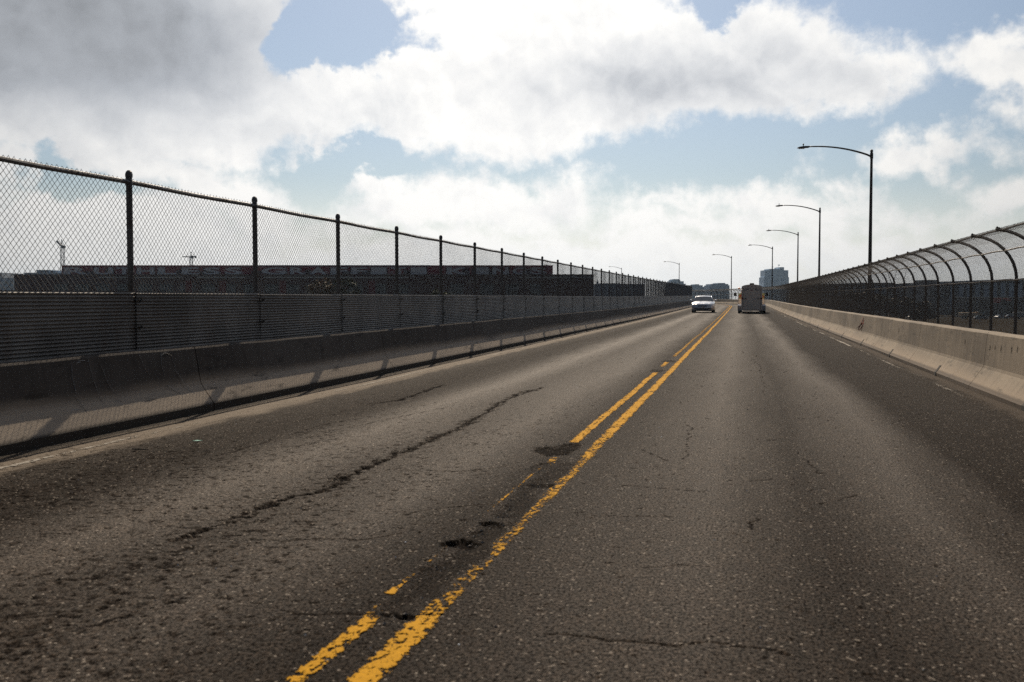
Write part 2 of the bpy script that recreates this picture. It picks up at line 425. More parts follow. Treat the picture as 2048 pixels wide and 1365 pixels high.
def asphalt(t, b):
    uv = t.new('ShaderNodeUVMap').outputs[0]
    sp = t.new('ShaderNodeSeparateXYZ'); t.put(sp.inputs[0], uv)
    U, Vv = sp.outputs[0], sp.outputs[1]
    big = t.noise(t.map(uv, (.9, .12, 1)), 1.0, 5, .6)
    mid = t.noise(t.map(uv, (1, .45, 1)), 2.2, 6, .62)
    fine = t.noise(uv, 55, 4, .7)
    agg = t.vor(uv, 95, out='Color'); aggd = t.vor(uv, 95)
    ag = t.new('ShaderNodeSeparateColor'); t.put(ag.inputs[0], agg)
    Uw = t.m('ADD', U, t.m('MULTIPLY', t.m('SUBTRACT', big, .5), .9))
    f = t.m('DIVIDE', t.m('ADD', Uw, 6), 10.0)
    track = t.ramp(f, [(0.0, (.46,) * 3), (.08, (.30,) * 3), (.145, (.16,) * 3), (.185, (.26,) * 3), (.25, (.92,) * 3), (.31, (.50,) * 3), (.385, (.75,) * 3),
                       (.45, (.22,) * 3), (.50, (.36,) * 3), (.575, (.72,) * 3), (.645, (.26,) * 3), (.715, (.72,) * 3), (.765, (.12,) * 3), (.84, (.16,) * 3), (1.0, (.22,) * 3)])
    sepc = t.new('ShaderNodeSeparateColor'); t.put(sepc.inputs[0], track); tr = sepc.outputs[0]
    c = t.mix(tr, (.0050, .0030, .0018), (.026, .0185, .0132))
    c = t.mix(t.ss(mid, .35, .68, 0., .55), c, (.0095, .0060, .0040))
    strk = t.noise(t.map(uv, (3.2, .05, 1)), 1.0, 5, .6); c = t.mix(t.ss(strk, .5, .72, 0, .55), c, (.014, .010, .008))
    grain = t.noise(t.map(uv, (1, .6, 1)), 75, 7, .70)
    g2 = t.noise(t.map(uv, (1, .25, 1)), 16, 7, .74)
    gs = t.new('ShaderNodeVectorMath', operation='SCALE'); t.put(gs.inputs[0], c)
    t.put(gs.inputs['Scale'], t.m('MULTIPLY', t.ss(grain, .36, .66, .25, 2.1), t.ss(g2, .34, .68, .65, 1.4))); c = gs.outputs[0]
    # stones: mixed light and dark aggregate
    stone = t.ss(ag.outputs[0], .0, 1.0, .45, 1.65)
    st = t.new('ShaderNodeVectorMath', operation='SCALE'); t.put(st.inputs[0], c); t.put(st.inputs['Scale'], stone)
    c = st.outputs[0]
    pale = t.m('GREATER_THAN', ag.outputs[1], .982)
    c = t.mix(t.m('MULTIPLY', pale, .7), c, (.30, .26, .22))
    # dusty concrete gutter beside the left barrier
    gn = t.noise(t.map(uv, (3, .5, 1)), 2.0, 6, .65)
    Ug = t.m('ADD', U, t.m('MULTIPLY', t.m('SUBTRACT', gn, .5), .6))
    gut = t.ss(Ug, -5.42, -5.20, 1., 0.)
    c = t.mix(t.m('MULTIPLY', gut, .85), c, t.mix(fine, (.085, .068, .052), (.27, .225, .18)))
    base_shade = t.ss(U, -5.84, -5.74, 1., 0.)  # dark shade along the left barrier's base, painted into the road colour
    c = t.mix(t.m('MULTIPLY', base_shade, .8), c, (.05, .043, .036))
    gr = t.ss(Ug, 2.86, 3.05)
    c = t.mix(t.m('MULTIPLY', gr, .6), c, (.075, .060, .048))
    at1 = t.new('ShaderNodeAttribute', attribute_name='crack').outputs['Fac']
    at2 = t.new('ShaderNodeAttribute', attribute_name='patch').outputs['Fac']
    c = t.mix(t.m('MULTIPLY', at2, .6), c, t.mix(grain, (.004, .004, .004), (.032, .029, .027)))
    c = t.mix(t.m('MULTIPLY', at1, .95), c, (.006, .005, .005))
    t.put(b.inputs['Base Color'], c)
    rg = t.m('SUBTRACT', t.ss(grain, .3, .7, .82, .95), t.m('MULTIPLY', tr, .16))
    rg = t.m('ADD', rg, t.m('MULTIPLY', t.m('MAXIMUM', at1, t.m('MULTIPLY', at2, .6)), .35), clamp=True)
    t.put(b.inputs['Roughness'], rg)
    cav = t.m('MULTIPLY', t.ss(grain, .40, .64, .05, 1.0), t.m('SUBTRACT', 1, t.m('MULTIPLY', t.m('MAXIMUM', at1, at2), .9), clamp=True))
    t.put(b.inputs['Specular IOR Level'], t.m('MULTIPLY', cav, t.m('ADD', .07, t.m('MULTIPLY', tr, .56))))
    b.inputs['Specular Tint'].default_value = (1, .80, .64, 1)
    h = t.m('ADD', t.m('MULTIPLY', t.m('SUBTRACT', 1, aggd), .6), t.m('MULTIPLY', grain, 2.2))
    t.put(b.inputs['Normal'], t.bump(h, .9, .007))
M_ASPH = mat('worn_asphalt', build=asphalt)
road = grid_mesh('road', V, Q, np.stack([GX.ravel(), GS.ravel()], -1), {'crack': crk, 'patch': pat}, M_ASPH)
tag(road, 'worn brown grey asphalt road with cracks and potholes', 'road', kind='structure')

# painted lines: sheets that follow the road surface
def paint(col, worn):
    def f(t, b):
        uv = t.new('ShaderNodeUVMap').outputs[0]
        wear = t.new('ShaderNodeAttribute', attribute_name='wear').outputs['Fac']
        edge = t.new('ShaderNodeAttribute', attribute_name='edge').outputs['Fac']
        n1 = t.noise(t.map(uv, (1, .55, 1)), 38, 5, .7); n2 = t.noise(t.map(uv, (1, .35, 1)), 9, 3, .6); n3 = t.noise(uv, 120, 2, .7)
        n1 = t.m('ADD', t.m('MULTIPLY', n1, 1.9), -.45)
        v = t.m('ADD', t.m('ADD', t.m('MULTIPLY', n1, .55), t.m('MULTIPLY', n2, .45)), t.m('MULTIPLY', t.m('SUBTRACT', n3, .5), .15))
        v = t.m('SUBTRACT', t.m('ADD', v, t.m('MULTIPLY', edge, .34)), t.m('ADD', t.m('MULTIPLY', wear, .34), .03))
        a = t.ss(v, .335, .365)
        t.put(b.inputs['Alpha'], a)
        c = t.mix(n2, tuple(x * .8 for x in col), col)
        c = t.mix(t.ss(n1, .45, .85, 0, .5), c, tuple(x * .45 for x in col)); c = t.mix(t.ss(n3, .5, .7, 0, .35), c, (.04, .03, .02))
        t.put(b.inputs['Base Color'], c)
        t.put(b.inputs['Normal'], t.bump(t.noise(uv, 90, 3, .7), .5, .004))
    return mat('road_paint', col, .85, 0, .05, f)
M_YEL = paint((.56, .285, .018), 0); M_WHT = paint((.36, .33, .29), 0)

def stripe(name, Xc, wd, s0, s1, wearf, m, label, cx=8):
    rr = [s0]
    while rr[-1] < s1: rr.append(rr[-1] + min(2., max(.012, rr[-1] ** 2 / 1294 * .5)))
    rr = np.array(rr); k = np.linspace(-.5, .5, cx)
    K, SS = np.meshgrid(k, rr)
    XX = Xc + K * wd + (vnoise(SS * .5, SS * 0 + Xc, 20, 2) - .5) * .03
    c_, p_, d_ = road_fields(XX, SS)
    VV = rd(XX, SS, d_ + .004).reshape(-1, 3)
    wear = wearf(XX, SS) + c_ * 1.2 + p_ * 1.5
    edge = np.clip((.5 - np.abs(K)) / .24, 0, 1) - 1
    n_r, n_c = XX.shape; ix = np.arange(n_r * n_c).reshape(n_r, n_c)
    QQ = np.stack([ix[:-1, :-1], ix[:-1, 1:], ix[1:, 1:], ix[1:, :-1]], -1).reshape(-1, 4)
    o = grid_mesh(name, VV, QQ, np.stack([XX.ravel(), SS.ravel()], -1), {'wear': wear, 'edge': edge}, m)
    return tag(o, label, 'road marking', kind='structure')

def sv(y, px=1200): return gx(px, y)[1]
def interp_wear(pairs):
    ys = np.array([sv(y, px) for px, y, w_ in pairs]); ws = np.array([w_ for _, _, w_ in pairs]); o = np.argsort(ys)
    return lambda X, s: np.interp(s, ys[o], ws[o])
yr = interp_wear([(740, 1365, .12), (860, 1240, .22), (910, 1195, .45), (935, 1180, .50), (960, 1140, .52), (985, 1110, .46), (1010, 1080, .42), (1060, 1020, .45),
                  (1090, 985, .38), (1130, 940, .36), (1180, 895, .28), (1230, 850, .10), (1300, 780, .08), (1400, 680, .1), (1460, 620, .1)])
yl0 = interp_wear([(600, 1365, .30), (700, 1270, .28), (770, 1215, .5), (800, 1190, .7), (820, 1170, 1.6), (1090, 940, 1.6), (1100, 930, .5), (1118, 915, .5), (1122, 912, 2), (1142, 890, 2), (1150, 885, .15),
                   (1300, 755, .1), (1312, 744, .2), (1316, 741, 2), (1322, 735, 2), (1326, 733, .2), (1336, 724, .2), (1339, 722, 2), (1347, 715, 1.), (1352, 712, .3), (1400, 670, .45), (1460, 620, .2)])
def yl(X, s):
    w_ = yl0(X, s)
    left_rim = np.clip((-1.475 - X) / .012, 0, 1)       # a thin rim of paint survives along the ravelled seam
    return np.where((s > sv(1190, 800)) & (s < sv(935, 1095)), w_ - left_rim * 1.25, w_)
stripe('yellow_line', -1.222, .156, 2.4, 329, yr, M_YEL, 'right hand solid yellow line of the double centre line, chipped but mostly whole')
stripe('yellow_line', -1.452, .132, 2.4, 329, yl, M_YEL, 'left hand yellow line of the double centre line, broken away at the potholes')
stripe('white_edge_line', 2.86, .10, 2.4, 300, lambda X, s: .55 + (vnoise(s * .55, s * 0, 31, 2) - .5) * 1.5, M_WHT, 'worn thin white edge line in front of the right barrier')
stripe('white_edge_line', -5.50, .10, 2.4, 300, lambda X, s: .42 + (vnoise(s * .4, s * 0, 33, 2) - .5) * .9, M_WHT, 'faded white edge line in the dusty gutter by the left barrier')

# ------------------------------------------------------------------ concrete
def concrete(col, stain, streak=.5, foot=None, fz=(.33, .08), amt=.75, lipc=(.022, .018, .015)):
    def f(t, b):
        tc = t.new('ShaderNodeTexCoord').outputs['Object']
        big = t.noise(t.map(tc, (1, .22, .5)), 1.6, 6, .6)
        st = t.noise(t.map(tc, (1, 5.5, .35)), 1.5, 6, .7)
        fine = t.noise(tc, 60, 4, .7)
        sp = t.new('ShaderNodeSeparateXYZ'); t.put(sp.inputs[0], tc)
        c = t.mix(t.ss(big, .32, .68), stain, col)
        c = t.mix(t.m('MULTIPLY', t.ss(st, .50, .72), streak), c, tuple(x * .42 for x in stain))
        c = t.mix(t.m('MULTIPLY', t.ss(st, .52, .30), .30), c, tuple(min(1, x * 1.35) for x in col))
        c = t.mix(t.ss(fine, .35, .7, 0., .35), c, tuple(x * .6 for x in col))
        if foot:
            rust_or_foot = t.m('MULTIPLY', t.ss(t.m('ADD', sp.outputs[2], t.m('MULTIPLY', t.m('SUBTRACT', big, .5), .3)), *fz), amt)
            c = t.mix(rust_or_foot, c, foot)  # blends in the foot colour; on the left partly painted sunlight
        lip = t.ss(t.m('ADD', sp.outputs[2], t.m('MULTIPLY', t.m('SUBTRACT', fine, .5), .03)), .125, .085)  # dark base band; on the left it paints the reveal's shade
        c = t.mix(t.m('MULTIPLY', lip, .9), c, lipc)
        sc_ = t.noise(t.map(tc, (1, .5, 2.5)), 3.5, 7, .72)
        c = t.mix(t.ss(sc_, .56, .66, 0, .6), c, tuple(x * .35 for x in stain))
        t.put(b.inputs['Base Color'], c)
        t.put(b.inputs['Normal'], t.bump(t.m('ADD', fine, t.m('MULTIPLY', big, 2)), .5, .006))
    return mat('cast_concrete', col, .85, 0, .25, f)
M_CL = concrete((.125, .108, .095), (.07, .055, .045), .5, (.44, .36, .28), (.44, .26), .85)  # stain and dust, upper face darkened for shade, foot lightened for sunlight
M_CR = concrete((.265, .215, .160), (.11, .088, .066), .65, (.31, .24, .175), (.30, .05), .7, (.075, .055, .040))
M_DECK = varied('deck_concrete', (.22, .20, .18), .9, .3, 1.5)
M_TAR = mat('dark_joint', (.02, .018, .016), .9)
M_HOLE = mat('drain_void', (.012, .010, .009), .95)

def wob(prof, s, side):
    """cast concrete is never quite straight"""
    o = []
    for i, (x, z) in enumerate(prof):
        a = (float(vnoise(np.array(s * .35), np.array(i * 1.1), 40, 2)) - .5) * (.012 if z < .2 else .004)
        o.append((x + side * a, z + ((float(vnoise(np.array(s * 1.3), np.array(9.), 41, 2)) - .5) * .012 if z > .6 else 0)))
    return o

def barrier(name, side, prof, joints, material, label, gap=.018):
    root = empty(name, rp(prof[0][0], 10), label=label, cat='barrier')
    r0 = Vector(root.location)
    for a, b_ in zip(joints[:-1], joints[1:]):
        mb = MB(); n = max(2, int((b_ - a) / (.35 if a < 60 else 1.5)))
        rings = []
        for i in range(n + 1):
            s = a + gap / 2 + (b_ - a - gap) * i / n
            pr = wob(prof, s, side)
            rings.append([tuple(np.array(p) - np.array(r0)) for p in rd([q[0] for q in pr], s, [q[1] for q in pr])])
        if side < 0: rings = [list(reversed(r)) for r in rings]
        mb.loft(rings, True)
        mb.build('barrier_section', material, root)
    return root

PL = [(-5.92, .0), (-5.915, .085), (-5.935, .105), (-6.07, .30), (-6.085, .34), (-6.15, .715), (-6.165, .735), (-6.31, .735), (-6.31, 0)]
PR = [(3.163, .0), (3.16, .055), (3.178, .078), (3.335, .31), (3.35, .35), (3.39, .79), (3.41, .81), (3.59, .81), (3.59, 0)]
jl = [-6]; x_ = gx(440, 822)[1]
jl = sorted({x_ + 6.1 * k for k in range(-3, 47)})
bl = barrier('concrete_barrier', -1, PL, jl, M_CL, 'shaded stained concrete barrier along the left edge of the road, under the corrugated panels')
jr = sorted({gx(1839, 730)[1] + 5.35 * k for k in range(-5, 55)})
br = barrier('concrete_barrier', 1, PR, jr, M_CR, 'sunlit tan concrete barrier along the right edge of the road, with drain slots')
# drain slots at the foot of the right barrier
for k in range(-2, 22):
    s = gx(1880, 752)[1] + 5.35 * k
    if s < -3: continue
    mb = MB(); rings = []
    for (x, z) in [(3.150, -.004), (3.150, .062), (3.171, .078), (3.236, .175), (3.246, .175), (3.30, -.004)]:
        rings.append((x, z))
    for q, (sa) in enumerate([0]):
        a = [tuple(p) for p in rd([r[0] for r in rings], s - .06, [r[1] for r in rings])]
        b_ = [tuple(p) for p in rd([r[0] for r in rings], s + .06, [r[1] for r in rings])]
        mb.loft([a, b_], True)
    o = mb.build('drain_slot', M_HOLE, br); o.location = -Vector(br.location)
# dark cracks in the right barrier's upper face
mb = MB()
for px, y0, y1 in [(1930, 678, 690), (1980, 690, 702), (1990, 690, 700), (2002, 690, 705), (2023, 692, 707), (2034, 692, 706), (1655, 624, 634), (1798, 656, 666)]:
    D = 3.36 * 2042 / (px - 1484); s = (D + 3.4 * .2248) / .9744
    z0, z1 = CAMH + (HY - y1) * D / FPX, CAMH + (HY - y0) * D / FPX
    fx = lambda z: 3.35 + (z - .35) * .091 - .004
    pts = [rp(fx(z0 + (z1 - z0) * u), s + random.uniform(-.012, .012), z0 + (z1 - z0) * u) for u in np.linspace(0, 1, 6)]
    mb = MB(); mb.tube(pts, [.0006, .0028, .002, .0032, .002, .0006], 4)
    o = mb.build('surface_crack', M_TAR, br); o.location = -Vector(br.location)
# faded red spray tag on the right barrier
def face_pt_r(px, y):
    D = 3.38 * 2042 / (px - 1484); s = (D + 3.4 * .2248) / .9744; z = CAMH + (HY - y) * D / FPX
    x = 3.35 + (z - .35) * .091 if z > .33 else 3.175 + (z - .07) * .667
    return rp(x - .004, s, z)
M_RED = varied('faded_red_spray', (.30, .085, .065), .9, .4, 30)
mb = MB()
for st in [[(1728, 636), (1723, 650), (1719, 660)], [(1729, 640), (1727, 652), (1726, 663)], [(1722, 640), (1728, 650), (1721, 662)], [(1718, 655), (1727, 646)], [(1726, 634), (1729, 648)]]:
    mb.tube([face_pt_r(*p) for p in st], [.004, .009, .004][:len(st)], 4)
o = mb.build('spray_tag', M_RED, br); o.location = -Vector(br.location)
# chalky scrawl on the left barrier
def face_pt_l(px, y):
    D = 6.1 * 2042 / (1484 - px); s = (D - 6.1 * .2248) / .9744
    z = CAMH + (HY - y) * D / FPX
    x = -6.085 - (z - .34) * .173 if z > .32 else -5.93 - (z - .075) * .62
    return rp(x + .003, s, z)
M_CHALK = varied('chalk_scrawl', (.42, .42, .42), .95, .5, 18)
mb = MB()
for st in [[(150, 722), (148, 760), (150, 800), (158, 835), (150, 845)], [(185, 715), (188, 760), (195, 800), (208, 830), (220, 840)], [(205, 725), (215, 765), (232, 805)],
           [(286, 705), (292, 735), (300, 750)], [(330, 705), (327, 730), (329, 750)], [(329, 712), (338, 706), (350, 712), (352, 730), (353, 745)], [(352, 740), (368, 780), (395, 805)],
           [(160, 826), (185, 818), (215, 832)], [(120, 822), (150, 820), (158, 836)], [(330, 770), (350, 790), (385, 800)], [(222, 800), (238, 820), (262, 835)], [(160, 728), (170, 722), (184, 724)]]:
    P = [face_pt_l(*p) for p in st]; Q2 = []
    for a, b_ in zip(P[:-1], P[1:]):
        for u in (0, .25, .5, .75): Q2.append(a.lerp(b_, u) + Vector((0, random.uniform(-.006, .006), random.uniform(-.004, .004))))
    Q2.append(P[-1])
    mb = MB(); mb.tube(Q2, [.001 + .0022 * abs(math.sin(i * .9)) for i in range(len(Q2))], 4)
    o = mb.build('chalk_scrawl', M_CHALK, bl); o.location = -Vector(bl.location)

# bridge deck and walkway
mb = MB(); sweep(mb, [(-6.9, -.12), (-6.9, -1.1), (6.9, -1.1), (6.9, -.12)][::-1], -12, 335, 4)
deck = tag(mb.build('bridge_deck', M_DECK), 'concrete bridge deck under the road', 'bridge', kind='structure')
mb = MB(); sweep(mb, [(-6.9, -.118), (-6.9, .05), (-6.314, .05), (-6.314, -.118)], -12, 335, 4)
tag(mb.build('deck_ledge', M_DECK), 'narrow ledge carrying the left fence', 'ledge', kind='structure')
mb = MB(); sweep(mb, [(3.594, -.118), (3.594, .15), (6.9, .15), (6.9, -.118)], -12, 335, 4)
tag(mb.build('walkway', M_DECK), 'raised concrete walkway behind the right barrier', 'walkway', kind='structure')

# ------------------------------------------------------------------ metals
def rusty(name, col, rust_or_foot, amt=.5, rough=.6, metal=.0):
    def f(t, b):
        tc = t.new('ShaderNodeTexCoord').outputs['Object']
        n = t.noise(tc, 7, 6, .65); n2 = t.noise(t.map(tc, (1, 1, .15)), 14, 4, .6)
        c = t.mix(t.m('MULTIPLY', t.ss(n, .45, .7), amt), col, rust_or_foot)
        c = t.mix(t.ss(n2, .5, .75, 0, .35), c, tuple(x * .6 for x in col))
        t.put(b.inputs['Base Color'], c); t.put(b.inputs['Roughness'], t.ss(n, .3, .7, rough - .1, rough + .15))
    return mat(name, col, rough, metal, .4, f)
M_GALV = rusty('weathered_galvanised', (.17, .165, .165), (.11, .075, .05), .5, .55, .35)
M_WIRE = rusty('galvanised_wire', (.12, .115, .115), (.085, .065, .05), .5, .6, .2)
M_DARKST = rusty('dark_fence_steel', (.05, .047, .045), (.075, .05, .035), .5, .6, .2)
M_RAIL = rusty('fence_rail_steel', (.22, .205, .19), (.12, .08, .05), .5, .5, .3)
def corr(t, b):
    tc = t.new('ShaderNodeTexCoord').outputs['Object']
    a = t.noise(t.map(tc, (1, .8, .7)), 1.7, 6, .62); st = t.noise(t.map(tc, (1, 4, .3)), 1.6, 5, .65)
    oi = t.new('ShaderNodeObjectInfo').outputs['Random']
    c = t.mix(t.ss(a, .35, .7), (.105, .092, .080), (.205, .185, .165))
    c = t.mix(t.ss(st, .5, .75, 0, .6), c, (.115, .075, .05))
    c = t.mix(t.ss(oi, 0, 1, 0, .35), c, (.22, .195, .165))
    t.put(b.inputs['Base Color'], c)
M_CORR = mat('corrugated_steel', (.2, .2, .19), .55, .25, .5, corr)

# ------------------------------------------------------------------ left fence
FX = -6.40; P0 = 9.52; SP = 2.83
lf = empty('chain_link_fence', rp(FX, P0), label='tall straight chain link fence with grey corrugated panels along its foot, left of the road', cat='fence')
lo = Vector(lf.location)
def lb(mb, name, m, smooth=False):
    o = mb.build(name, m, lf, smooth); o.location = -lo
    return o
posts = [P0 + SP * k for k in range(-5, 66)]
for s in posts:
    mb = MB(); r = .033
    tilt = random.uniform(-.006, .006)
    prof = [(r, .05), (r, 2.585), (r * 1.18, 2.588), (r * 1.18, 2.62), (r * .95, 2.645), (r * .5, 2.66), (.004, 2.664)]
    rings = [[tuple(rp(FX, s, z) + Vector((rr * math.cos(a), rr * math.sin(a) + tilt * z, 0))) for a in np.linspace(0, 2 * math.pi, 13)[:-1]] for rr, z in prof]
    mb.loft(rings, True)
    # brace band where the rail meets the post
    for z in (2.52, 1.45):
        mb.loft([[tuple(rp(FX, s, z + h) + Vector((r * 1.15 * math.cos(a), r * 1.15 * math.sin(a) + tilt * z, 0))) for a in np.linspace(0, 2 * math.pi, 13)[:-1]] for h in (-.014, .014)], True)
    lb(mb, 'post', M_GALV)
mb = MB()
def rail_z(s):
    u = ((s - P0) / SP) % 1.0
    return 2.535 - .010 * math.sin(math.pi * u) ** 2
pts = [rp(FX + .005, s, rail_z(s)) for s in np.arange(posts[0], posts[-1] + .1, SP / 6)]
mb.tube(pts, .025, 8); lb(mb, 'top_rail', M_GALV)
# mesh: two families of diagonal wires, barbs above the rail
def wires(mb, fn, s0, s1, plen, pitch, rad, segs, jag=.0):
    """fn(s, p) -> world; wires run diagonally over the sheet"""
    vs = []; fs = []; base = 0
    for fam in (1, -1):
        for a in np.arange(s0, s1, pitch):
            pr = np.linspace(0, plen, segs + 1); ss_ = a + fam * pr
            P = fn(ss_, pr + random.uniform(-1, 1) * jag)
            off = .0025 * fam
            d = np.gradient(P, axis=0); d /= np.linalg.norm(d, axis=1)[:, None]
            n1 = np.cross(d, [1., 0, .01]); n1 /= np.linalg.norm(n1, axis=1)[:, None]; n2 = np.cross(d, n1)
            for k in range(3):
                th = 2 * math.pi * k / 3
                vs.append(P + np.array([off, 0, 0]) + (n1 * math.cos(th) + n2 * math.sin(th)) * rad)
            m_ = segs + 1
            for k in range(3):
                k2 = (k + 1) % 3
                for i in range(segs):
                    fs.append((base + k * m_ + i, base + k2 * m_ + i, base + k2 * m_ + i + 1, base + k * m_ + i + 1))
            base += 3 * m_
    mb.add(np.concatenate(vs), fs)
def left_sheet(s, p): return rd(FX + .026 + .012 * np.sin(s * 2.2), s, 1.30 + p)
mb = MB(); wires(mb, left_sheet, posts[0], posts[-1] - 1.3, 1.266, .0705, .0025, 4, .006)
lb(mb, 'wire_mesh', M_WIRE)
# corrugated panels, one per bay, and ties at the seams
zz = np.linspace(.60, 1.365, 150)
for i, (a, b_) in enumerate(zip(posts[:-1], posts[1:])):
    mb = MB(); ov = .004
    dx = random.uniform(-.004, .004); dzp = random.uniform(-.008, .008); n = 6 if a < 60 else 2
    z2 = zz if a < 50 else zz
    rings = []
    for k in range(n + 1):
        s = a + ov + (b_ - a - 2 * ov) * k / n
        bow = .010 * math.sin(math.pi * k / n) * random.uniform(.3, 1)
        xs = -6.352 + dx + bow + .0065 * np.sin(z2 * 2 * math.pi / .036)
        ring = [tuple(p) for p in rd(xs, s, z2 + dzp)]
        rings.append(ring)
    mb.loft(rings, False, closed=False)
    back = [[tuple(p) for p in rd([-6.366, -6.366], a + ov + (b_ - a - 2 * ov) * k / n, [.60 + dzp, 1.362 + dzp])] for k in range(n + 1)]
    mb.loft(back, False, closed=False)
    lb(mb, 'corrugated_panel', M_CORR)
for s in posts[3:26]:
    mb = MB()
    for z in (1.27, .98):
        c = rp(-6.34, s + .01, z)
        mb.tube([c + Vector((.006, -.05, .008)), c + Vector((.014, -.02, -.006)), c + Vector((.018, .01, .01)), c + Vector((.012, .05, -.008))], .006, 5)
        mb.tube([c + Vector((.012, .03, -.02)), c + Vector((.02, .055, .012)), c + Vector((.008, .085, .0))], .009, 5)
    mb.tube([rp(-6.338, s + random.uniform(-.004, .004), z) for z in np.linspace(.74, 1.36, 8)], .0035, 4)
    lb(mb, 'wire_tie', M_TAR)

# ------------------------------------------------------------------ right fence (arched over the walkway)
RXF = 6.0; RSP = 2.26
rs0 = (22.4 + RXF * .2248) / .9744
rf = empty('arched_fence', rp(RXF, rs0), label='dark chain link fence arching inward over the walkway on the right side of the bridge', cat='fence')
ro = Vector(rf.location)
def rb(mb, name, m, smooth=False):
    o = mb.build(name, m, rf, smooth); o.location = -ro
    return o
ARCH = 1.35     # radians of arch, radius 1.0 after a vertical part up to 1.70
def rprof(p):
    """arc length along the fence profile from z=.15 -> (dx, z)"""
    p = np.asarray(p, float); v = 1.55
    a = np.clip(p - v, 0, None) / 1.0
    return np.where(p < v, 0, -(1 - np.cos(a))), np.where(p < v, .15 + p, 1.70 + np.sin(a))
for k in range(-9, 90):
    s = rs0 + RSP * k
    if s > 236: break
    j = random.uniform(-.012, .012)
    ps = np.concatenate([[0, .8, 1.5], np.linspace(1.58, 1.55 + 1.48, 9)])
    dx_, z_ = rprof(ps)
    mb = MB(); mb.tube([rp(RXF + a + j * (z2 - .15), s, z2) for a, z2 in zip(dx_, z_)], .035, 8)
    tx, tz = rprof([3.03, 3.10])
    mb.tube([rp(RXF + tx[0] + .02, s, tz[0] + .0), rp(RXF + tx[0] - .05, s, tz[0] + .012)], .043, 8)
    mb.tube([rp(RXF + tx[0] + .0, s, tz[0] + .0), rp(RXF + tx[0] - .03, s, tz[0] + .06)], .014, 5)
    rb(mb, 'arched_post', M_DARKST)
for pr_, rr, m in ((1.56, .020, M_RAIL), (2.27, .018, M_RAIL), (2.95, .020, M_DARKST)):
    a, z2 = rprof(pr_)
    mb = MB(); mb.tube([rp(RXF + float(a) - .03, s, float(z2) + .008 * math.sin(s * 2.8)) for s in np.arange(rs0 - 9 * RSP, 236, RSP / 4)], rr, 7)
    rb(mb, 'rail', m)
def right_sheet(s, p):
    a, z2 = rprof(p)
    return rd(RXF + a - .045, s, z2)
mb = MB(); wires(mb, right_sheet, rs0 - 9 * RSP + 3.1, 232, 3.06, .0705, .0022, 12, .012)
rb(mb, 'wire_mesh', M_WIRE)

# ------------------------------------------------------------------ street lamps
M_POLE = rusty('brown_lamp_steel', (.075, .066, .062), (.06, .042, .03), .5, .5, .3)
M_LENS = mat('lamp_lens', (.5, .5, .48), .3)
LX = 6.5
def lamp_parts(root):
    mb = MB()
    mb.tube([(0, 0, -.9), (0, 0, 8.86)], [.115, .062], 14); mb.tube([(0, 0, 8.86), (0, 0, 8.95), (0, 0, 8.99)], [.072, .072, .03], 12)
    mb.cbox(-.19, .19, -.19, .19, -.9, -.83, .02)
    mb.tube([(-.0, 0, 8.52), (-.0, 0, 8.80)], .082, 12)
    mb.build('pole', M_POLE, root, False)
    mb = MB()
    pts = [(-.05, 0, 8.64)] + [(-x, 0, 8.64 + .60 * (1 - (1 - x / 3.0) ** 2.1)) for x in np.linspace(.25, 2.95, 12)] + [(-3.2, 0, 9.245)]
    mb.tube(pts, [.052] + [.050 - .017 * i / 12 for i in range(13)], 10)
    mb.build('arm', M_POLE, root, True)
    mb = MB()
    rings = []
    for x, wd, z0, z1 in [(-3.10, .05, 9.20, 9.28), (-3.18, .10, 9.17, 9.285), (-3.42, .15, 9.16, 9.28), (-3.62, .16, 9.16, 9.25), (-3.73, .12, 9.165, 9.21)]:
        rings.append([(x, -wd, z0 + .02), (x, -wd * .7, z1 - .01), (x, 0, z1), (x, wd * .7, z1 - .01), (x, wd, z0 + .02), (x, 0, z0)])
    mb.loft(rings, True)
    head = mb.build('lamp_head', M_POLE, root)
    mb = MB(); mb.cbox(-3.66, -3.36, -.11, .11, 9.145, 9.165, .004); mb.build('lens', M_LENS, head)
    mb = MB(); mb.tube([(-3.42, 0, 9.27), (-3.42, 0, 9.33)], .018, 8); mb.tube([(-3.42, 0, 9.33), (-3.42, 0, 9.40), (-3.42, 0, 9.41)], [.038, .038, .02], 10)
    mb.build('photocell', M_POLE, head)
ORD = ['nearest and tallest looking arm lamp, rising behind the arched fence on the right',
       'second arm lamp from the front, between the nearest lamp and the one left of it',
       'third arm lamp from the front, just right of the hazy tower',
       'fourth arm lamp from the front, its pole crossing the hazy tower',
       'fifth arm lamp, standing over the road bend left of the white trailer',
       'sixth arm lamp, small, standing above the far end of the left fence',
       'farthest tiny arm lamp, seen through the mesh of the left fence']
stations = [55.0, 90.2, 124.5, 158.5, 192.5, 229.0, 266.0]
first = None
def link_copy(o, parent):
    c = o.copy(); COL.objects.link(c); c.parent = parent
    for ch in [x for x in COL.objects if x.parent == o]: link_copy(ch, c)
    return c
for i, s in enumerate(stations):
    ph = max(0, s - SC) / RC
    root = empty('street_lamp', rp(LX, s, 0), ph, label=ORD[i], cat='street lamp', group='street lamps along the right side of the bridge')
    if first is None:
        lamp_parts(root); first = root
    else:
        for ch in [x for x in list(COL.objects) if x.parent == first]: link_copy(ch, root)

